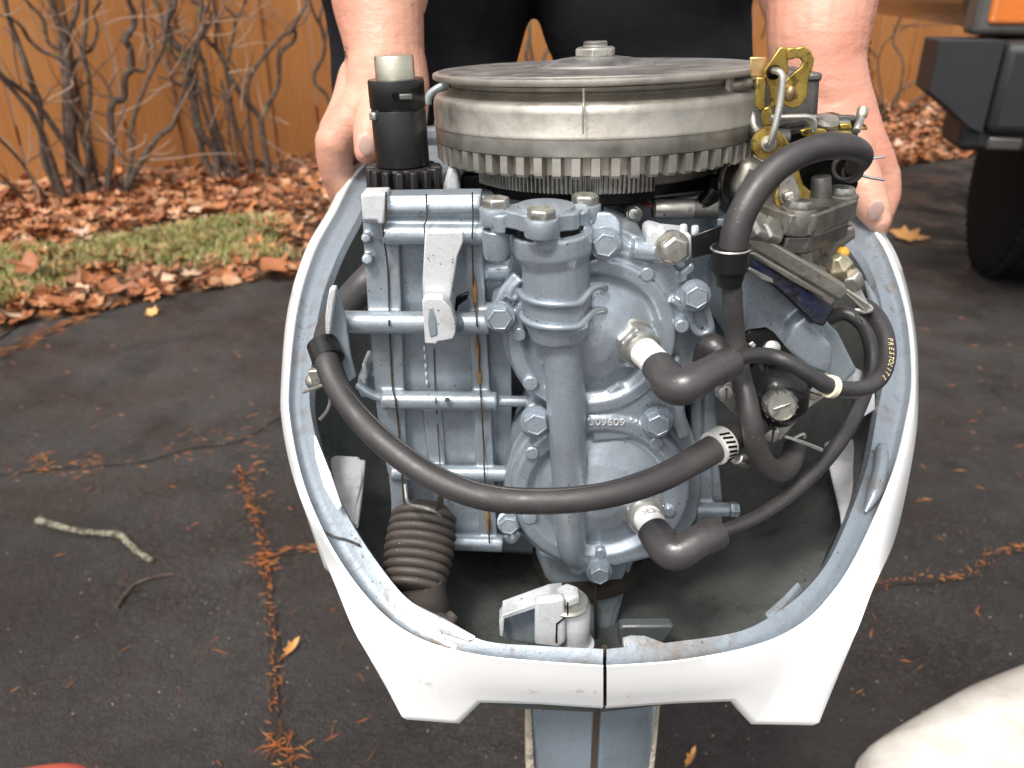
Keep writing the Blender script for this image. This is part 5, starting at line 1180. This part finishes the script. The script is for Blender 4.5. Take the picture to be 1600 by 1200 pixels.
slab([(1170,396,.458),(1180,394,.458),(1240,430,.459),(1290,460,.46),(1285,466,.46),(1235,440,.459)], .01, 'gasket_ridge', CARB, .0008)
slab([(1166,420,.462),(1174,418,.462),(1208,436,.462),(1210,444,.462),(1190,438,.462)], .01, 'bright_edge', ZINC, .0006)
slab([(1165,345,.475),(1178,342,.475),(1205,352,.475),(1222,380,.478),(1240,410,.48),(1180,372,.476)], .02, 'mount_ear', ZINC, .002)
pb = V(1176,360,.468); obj('mount_nut', M().lathe([(.008,0),(.0085,.002),(.0085,.006),(.006,.008)], pb, (.5,-.6,.6), 6), ZINC, mot, bev=.0006)
obj('mount_nut', M().lathe([(.0075,0),(.0078,.002),(.0078,.006),(.006,.0075)], V(1196,366,.468), (.5,-.6,.6), 6), ZINC, mot, bev=.0006)
# body below flange
m = M(); m.cyl(V(1243,350,.492), V(1248,425,.492), px_r(42,1245,390,.492), px_r(30,1245,420,.492)); m.pp([(1185,350),(1300,350),(1290,400),(1270,420),(1230,415),(1205,385)], .50, .06)
m.cyl(V(1250,350,.478), V(1254,425,.478), px_r(16,1250,390,.48)); m.pp([(1280,368),(1336,352),(1338,372),(1312,390),(1300,420),(1285,410)], .505, .05); m.pp([(1285,372),(1306,366),(1306,384),(1284,388)], .497, .01)
m.pp([(1282,392),(1300,388),(1296,425),(1278,425)], .497, .01)
cbody = obj('carburettor_body', m, CARB, mot, vox=.0010, relax=3)
# flange with a corner toward us
fz = V(1233, 345, .455)
def hp(x, y, Y, z): q = V(x, y, Y); return q
A_ = V(1160,326,.50); B__ = V(1232,345,.462); D_ = V(1275,347,.462); E_ = V(1340,318,.50); F_ = V(1340,318,.50)+Vector((0,.05,0)); G_ = A_+Vector((0,.05,0))
zf = (A_.z+B__.z+D_.z+E_.z)/4
top = [Vector((p.x, p.y, zf+.004)) for p in (A_,B__,D_,E_,F_,G_)]
obj('bowl_flange', M().prism([p - Vector((0,0,.012)) for p in top], (0,0,.012)), CARB, mot, bev=.0015, seg=3)
top2 = [p.lerp(sum(top,Vector())/6,.07) - Vector((0,0,.022)) for p in top]
obj('flange_lower', M().prism(top2, (0,0,.0095)), DKMET, mot, bev=.0012)
for i_, x, y in ((1,1254,338),(3,1330,318)):
    c_ = (top[1].lerp(top[2],.5)+Vector((0,.008,0))) if i_ == 1 else (top[3]+Vector((-.007,.006,0)))
    obj('flange_boss', M().cyl(c_-Vector((0,0,.012)), c_+Vector((0,0,.0015)), .0088, bev=.001), CARB, mot)
    obj('flange_screw', M().lathe([(.0068,0),(.007,.001),(.006,.0035),(.001,.0045)], c_+Vector((0,0,.0015)), (0,0,1), 28), ZINC, mot)
obj('vent_tower', M().cyl(V(1283,330,.505), V(1283,275,.505), px_r(18,1283,300,.505), px_r(15,1283,300,.505), bev=.001), DKMET, mot)
obj('vent_tower', M().cyl(V(1308,330,.51), V(1308,290,.51), px_r(12,1308,300,.51), bev=.001), CARB, mot)
obj('carburettor_side', M().pp([(1165,250),(1210,262),(1225,330),(1160,330),(1140,300)], .50, .05), CARB, mot, bev=.004)
obj('throttle_shaft', M().pp([(1225,200),(1345,185),(1345,240),(1345,300),(1225,300)], .515, .04), BLK, mot, bev=.004)
# upper housing
hs = obj('choke_housing', M().pp([(1170,118),(1285,114),(1283,125),(1278,205),(1262,212),(1205,214),(1184,206),(1172,188)], .53, .05), DKMET, mot, bev=.004, seg=4)
obj('housing_lip', M().pp([(1258,114),(1287,114),(1284,128),(1258,128)], .528, .054), DKMET, hs, bev=.0015)
lowh = obj('choke_arm', M().tube([V(1176,180,.52),V(1180,202,.515),V(1196,214,.51),V(1230,216,.51)], [px_r(14,1180,190,.52)]*4, 16), DKMET, mot)
# brass plates
def brass(pix, Y, th, name, mt=BRASS, par=mot, bev=.0007): return obj(name, M().pp(pix, Y, th), mt, par, bev=bev)
brass([(1172,89),(1198,89),(1196,122),(1173,120)], .50, .002, 'tan_tab', BRONZE)
ub = brass([(1194,118),(1194,110),(1218,74),(1224,73),(1232,76),(1232,92),(1232,112),(1228,124),(1222,140),(1218,165),(1205,168),(1202,140)], .495, .0025, 'latch_plate')
brass([(1230,75),(1246,74),(1246,91),(1230,94)], .493, .003, 'latch_bridge', par=ub)
brass([(1243,75),(1256,72),(1268,80),(1273,93),(1270,108),(1264,125),(1262,150),(1252,166),(1238,170),(1226,165),(1222,155),(1224,128),(1252,104),(1255,97),(1250,91),(1243,91)], .4945, .0025, 'latch_hook', par=ub)
brass([(1182,121),(1196,121),(1196,170),(1188,172),(1180,168)], .493, .004, 'brass_post')
brass([(1192,170),(1205,165),(1208,195),(1194,198),(1190,182)], .497, .003, 'brass_post')
rv = V(1235,146,.492); obj('rivet', M().sph(rv, (px_r(8.5,1235,146,.49), .0022, px_r(12,1235,146,.49))), metal('rusty rivet',(.45,.33,.2),.45,(.2,.1,.05),.8,150,.0004), ub)
obj('pivot_grommet', M().lathe([(px_r(11,1208,110,.49),-.002),(px_r(11,1208,110,.49),.001),(px_r(7,1208,110,.49),.0015)], V(1209,113,.494), (0,-1,0), 24), BLK, ub)
obj('link_rod', M().tube([V(1209,111,.492),V(1214,111,.484),V(1221,116,.481),V(1222,128,.480),V(1219,160,.479),V(1212,195,.478),V(1207,214,.478),V(1203,224,.479),V(1196,225,.484)], px_r(5.6,1210,150,.48), 14, 6), STEEL, mot)
obj('link_rod', M().tube([V(1204,184,.487),V(1240,183,.487),V(1262,183,.487),V(1270,187,.487),V(1272,196,.487),V(1272,206,.487)], px_r(4.8,1240,183,.487), 14, 6), STEEL, mot)
wv_ = V(1199,224,.486); bd = obj('brass_disc', M().lathe([(px_r(25,1199,224,.486),-.0015),(px_r(25.5,1199,224,.486),0),(px_r(24,1199,224,.486),.0012),(px_r(11,1199,224,.486),.0013),(px_r(10,1199,224,.486),.003),(px_r(2,1199,224,.486),.003)], wv_, (0,-1,.1), 36), BRASS, mot)
obj('disc_hub', M().lathe([(px_r(12,1199,224,.486),0),(px_r(12,1199,224,.486),.003),(px_r(5,1199,224,.486),.0035)], wv_, (0,-1,.1), 24), ZINC, bd)
brass([(1208,210),(1226,212),(1238,232),(1256,290),(1268,300),(1264,320),(1240,326),(1225,300),(1208,250),(1196,246)], .489, .002, 'throttle_lever')
ge = V(1232,307,.485); brr = obj('lever_eye', M().lathe([(px_r(21,1232,307,.485),-.003),(px_r(21,1232,307,.485),0),(px_r(18,1232,307,.485),.001),(px_r(2,1232,307,.485),.0011)], ge, (0,-1,.1), 32), BRASS, mot)
obj('grey_link', M().pp([(1222,268),(1236,264),(1250,296),(1250,312),(1236,322),(1222,318),(1216,304)], .4815, .002), ZINC, mot, bev=.0006)
obj('link_pivot', M().box(V(1233,306,.479), (px_r(16,1232,307,.48), .003, px_r(12,1232,307,.48)), Matrix.Rotation(-.35,3,'Y')), STEEL, mot, bev=.001)
# right cluster of small levers
obj('cam_bar', M().pp([(1270,180),(1340,181),(1342,186),(1336,190),(1270,190)], .505, .006), DKMET, mot, bev=.0008)
obj('cam_plate', M().pp([(1268,192),(1330,188),(1335,212),(1300,214),(1262,214)], .50, .012), CARB, mot, bev=.001)
obj('cam_screw', M().lathe([(.0060,-.001),(.0064,0),(.0055,.002),(.001,.0028)], V(1292,190,.50), (0,-.3,1), 24), ZINC, mot)
brass([(1295,206),(1330,205),(1334,215),(1332,222),(1298,220)], .492, .004, 'brass_tab')
brass([(1250,204),(1262,200),(1290,202),(1296,212),(1275,216),(1255,213)], .49, .003, 'brass_tab')
brass([(1312,194),(1330,192),(1332,202),(1314,203)], .497, .003, 'brass_tab')
obj('idle_screw', M().cyl(V(1338,205,.495), V(1346,182,.505), px_r(6,1340,190,.5), bev=.0005), ZINC, mot)
obj('idle_cap', M().cyl(V(1346,184,.505), V(1349,168,.508), px_r(8.5,1345,180,.5), bev=.001), metal('pale plated cap',(.6,.58,.45),.35), mot)
obj('idle_ring', M().ring(V(1345,197,.50), (.2,-.3,1), px_r(9,1340,190,.5), px_r(2.2,1340,190,.5), 28, 8), BRASS, mot)
obj('spring_pin', M().tube([V(1350,250,.49),V(1366,247,.49),V(1381,245,.49)], px_r(2.3,1360,250,.49), 8), STEEL, mot)
obj('spring_pin', M().tube([V(1345,274,.49),V(1362,278,.49),V(1382,281,.49)], px_r(2.3,1360,250,.49), 8), STEEL, mot)
obj('black_clip', M().pp([(1335,222),(1350,226),(1354,230),(1347,240)], .485, .004), BLK, mot, bev=.0006)
# brass fitting on the manifold
nt_ = V(1316,428,.478); obj('manifold_nut', M().lathe([(.0068,0),(.0072,.002),(.0072,.008),(.0052,.010),(.003,.014)], nt_, (-.5,-.35,.8), 6), metal('aged yellow plating',(.55,.50,.36),.35,(.25,.2,.1),.6,90), mot, bev=.0008)
obj('manifold_nut', M().lathe([(.0058,0),(.0058,.008),(.0045,.010)], V(1334,446,.476), (-.5,-.35,.8), 6), ZINC, mot, bev=.0006)
obj('yellow_seal', M().sph(V(1317,395,.485), .0035, 10, 6), plain('yellow sealant', (.75,.38,.04), .5), mot)

# ---------------- front latch
m = M(); m.pp([(836,940),(882,936),(884,1004),(874,1014),(835,1009)], .384, .007); lt = obj('latch_block', m, BLUEBR, mot, bev=.002, seg=3)
obj('latch_barrel', M().cyl(V(897,1012,.398), V(897,944,.398), px_r(25,897,980,.40), bev=.001), BLUEBR, lt)
obj('latch_collar', M().cyl(V(899,1012,.398), V(899,1003,.398), px_r(30,897,1000,.40), bev=.001), BLUEBR, lt)
obj('latch_washer', M().lathe([(px_r(32,886,935,.40),0),(px_r(33,886,935,.40),.001),(px_r(30,886,935,.40),.0025),(px_r(8,886,935,.4),.003)], V(888,943,.396), UPA, 36), ZINC, lt)
obj('latch_bolt', M().lathe([(px_r(19,886,930,.40),0),(px_r(20,886,930,.40),.001),(px_r(20,886,930,.40),.0045),(px_r(17,886,930,.40),.0058),(px_r(5,886,930,.40),.006)], V(887,936,.396), UPA, 6, phase=.5), BLUEBR, lt, bev=.0006)
obj('latch_slot', M().tube([V(887,942,.3835),V(887,962,.3835),V(870,975,.3835),V(869,1004,.3835)], .0005, 6, 4, smooth=False), BLK, lt)
lev = obj('latch_lever', M().prism([V(784,962,.385),V(836,944,.388),V(860,935,.392),V(880,932,.40),V(878,936,.40),V(836,950,.388),V(788,968,.385)], (0,.012,0)), BLUEBR, mot, bev=.0006)
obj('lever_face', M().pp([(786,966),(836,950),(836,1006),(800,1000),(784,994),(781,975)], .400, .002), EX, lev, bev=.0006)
obj('lever_lip', M().pp([(780,972),(786,965),(788,968),(786,996),(781,994)], .388, .012), BLUEBR, lev, bev=.0005)

# ================================================================== cover lying at lower right, red thing at lower left
def superell(m, c, r, e1, e2, rot, n=64, mm=40, zcut=-1):
    def sg(x, e): return math.copysign(abs(x)**e, x)
    vs = []; fs = []
    for i in range(mm+1):
        th = -PI/2 + PI*i/mm
        for k_ in range(n):
            a_ = 2*PI*k_/n; p = Vector((r[0]*sg(math.cos(th),e1)*sg(math.cos(a_),e2), r[1]*sg(math.cos(th),e1)*sg(math.sin(a_),e2), max(r[2]*sg(math.sin(th),e1), zcut)))
            vs.append(c + rot @ p)
    for i in range(mm):
        for k_ in range(n): fs.append((i*n+k_, i*n+(k_+1) % n, (i+1)*n+(k_+1) % n, (i+1)*n+k_))
    return m.add(vs, fs)
cc = VZ(1652, 1262, .05)
cov = thing('engine_cover', 'yellowed white engine cover lying on the asphalt at the lower right corner', 'engine cover', (cc.x, cc.y, 0))
RC = Matrix.Rotation(math.radians(30),3,'Z')
O_ = Vector((cc.x, cc.y, .0))
ol = [(1338,1260),(1336,1205),(1342,1180),(1358,1166),(1386,1148),(1446,1113),(1506,1080),(1564,1056),(1624,1035),(1700,1022),(1790,1030),(1850,1110),(1830,1260),(1700,1380),(1500,1420),(1370,1350)]
OL, _ = spline([VZ(x, y, .06) for x, y in ol + ol[:1]], [0]*(len(ol)+1), 6); OL = OL[:-1]
cen = sum(OL, Vector())/len(OL); n_ = len(OL); rows = []
for t_, z in ((.03,.004),(.0,.010),(.0,.050),(.008,.056),(.02,.058),(.028,.060),(.05,.070),(.12,.082),(.25,.094),(.45,.104),(.7,.110),(.999,.112)):
    rows.append([Vector((p.x+(cen.x-p.x)*t_, p.y+(cen.y-p.y)*t_, z - 0)) for p in OL])
m = M(); m.v = [tuple(p) for r in rows for p in r]
for a_ in range(len(rows)-1):
    for k_ in range(n_): m.f.append((a_*n_+k_, a_*n_+(k_+1) % n_, (a_+1)*n_+(k_+1) % n_, (a_+1)*n_+k_))
m.f.append(tuple((len(rows)-1)*n_+k_ for k_ in range(n_)))
obj('cover_shell', m, COWL, cov, smooth=35)
obj('seam_line', M().tube([VZ(1342,1192,.0585), VZ(1362,1170,.0585), VZ(1392,1158,.0585), VZ(1450,1126,.0585), VZ(1512,1092,.0585), VZ(1570,1066,.0585), VZ(1640,1044,.0585)], .0013, 6, 6), STONE, cov)
obj('crease_ridge', M().tube([VZ(1402,1152,.076), VZ(1460,1133,.088), VZ(1530,1117,.098), VZ(1600,1104,.105), VZ(1680,1095,.108)], [.001,.0025,.003,.0025,.001], 8, 6, squash=.5), COWL, cov)
RED = plain('faded red plastic', (.50,.09,.06), .45, 0, .15, 15, .0002)
rc_ = VZ(32, 1285, .12); tk = thing('fuel_can', 'faded red rounded container just showing at the lower left corner', 'fuel can', (rc_.x, rc_.y, 0))
obj('can_body', superell(M(), Vector((rc_.x, rc_.y, .075)), (.085,.075,.075), .6, .7, Matrix.Rotation(.2,3,'Z')), RED, tk, smooth=60)
obj('can_cap', M().cyl((rc_.x, rc_.y-.03, .145), (rc_.x, rc_.y-.03, .170), .02, bev=.002), BLKP, tk)
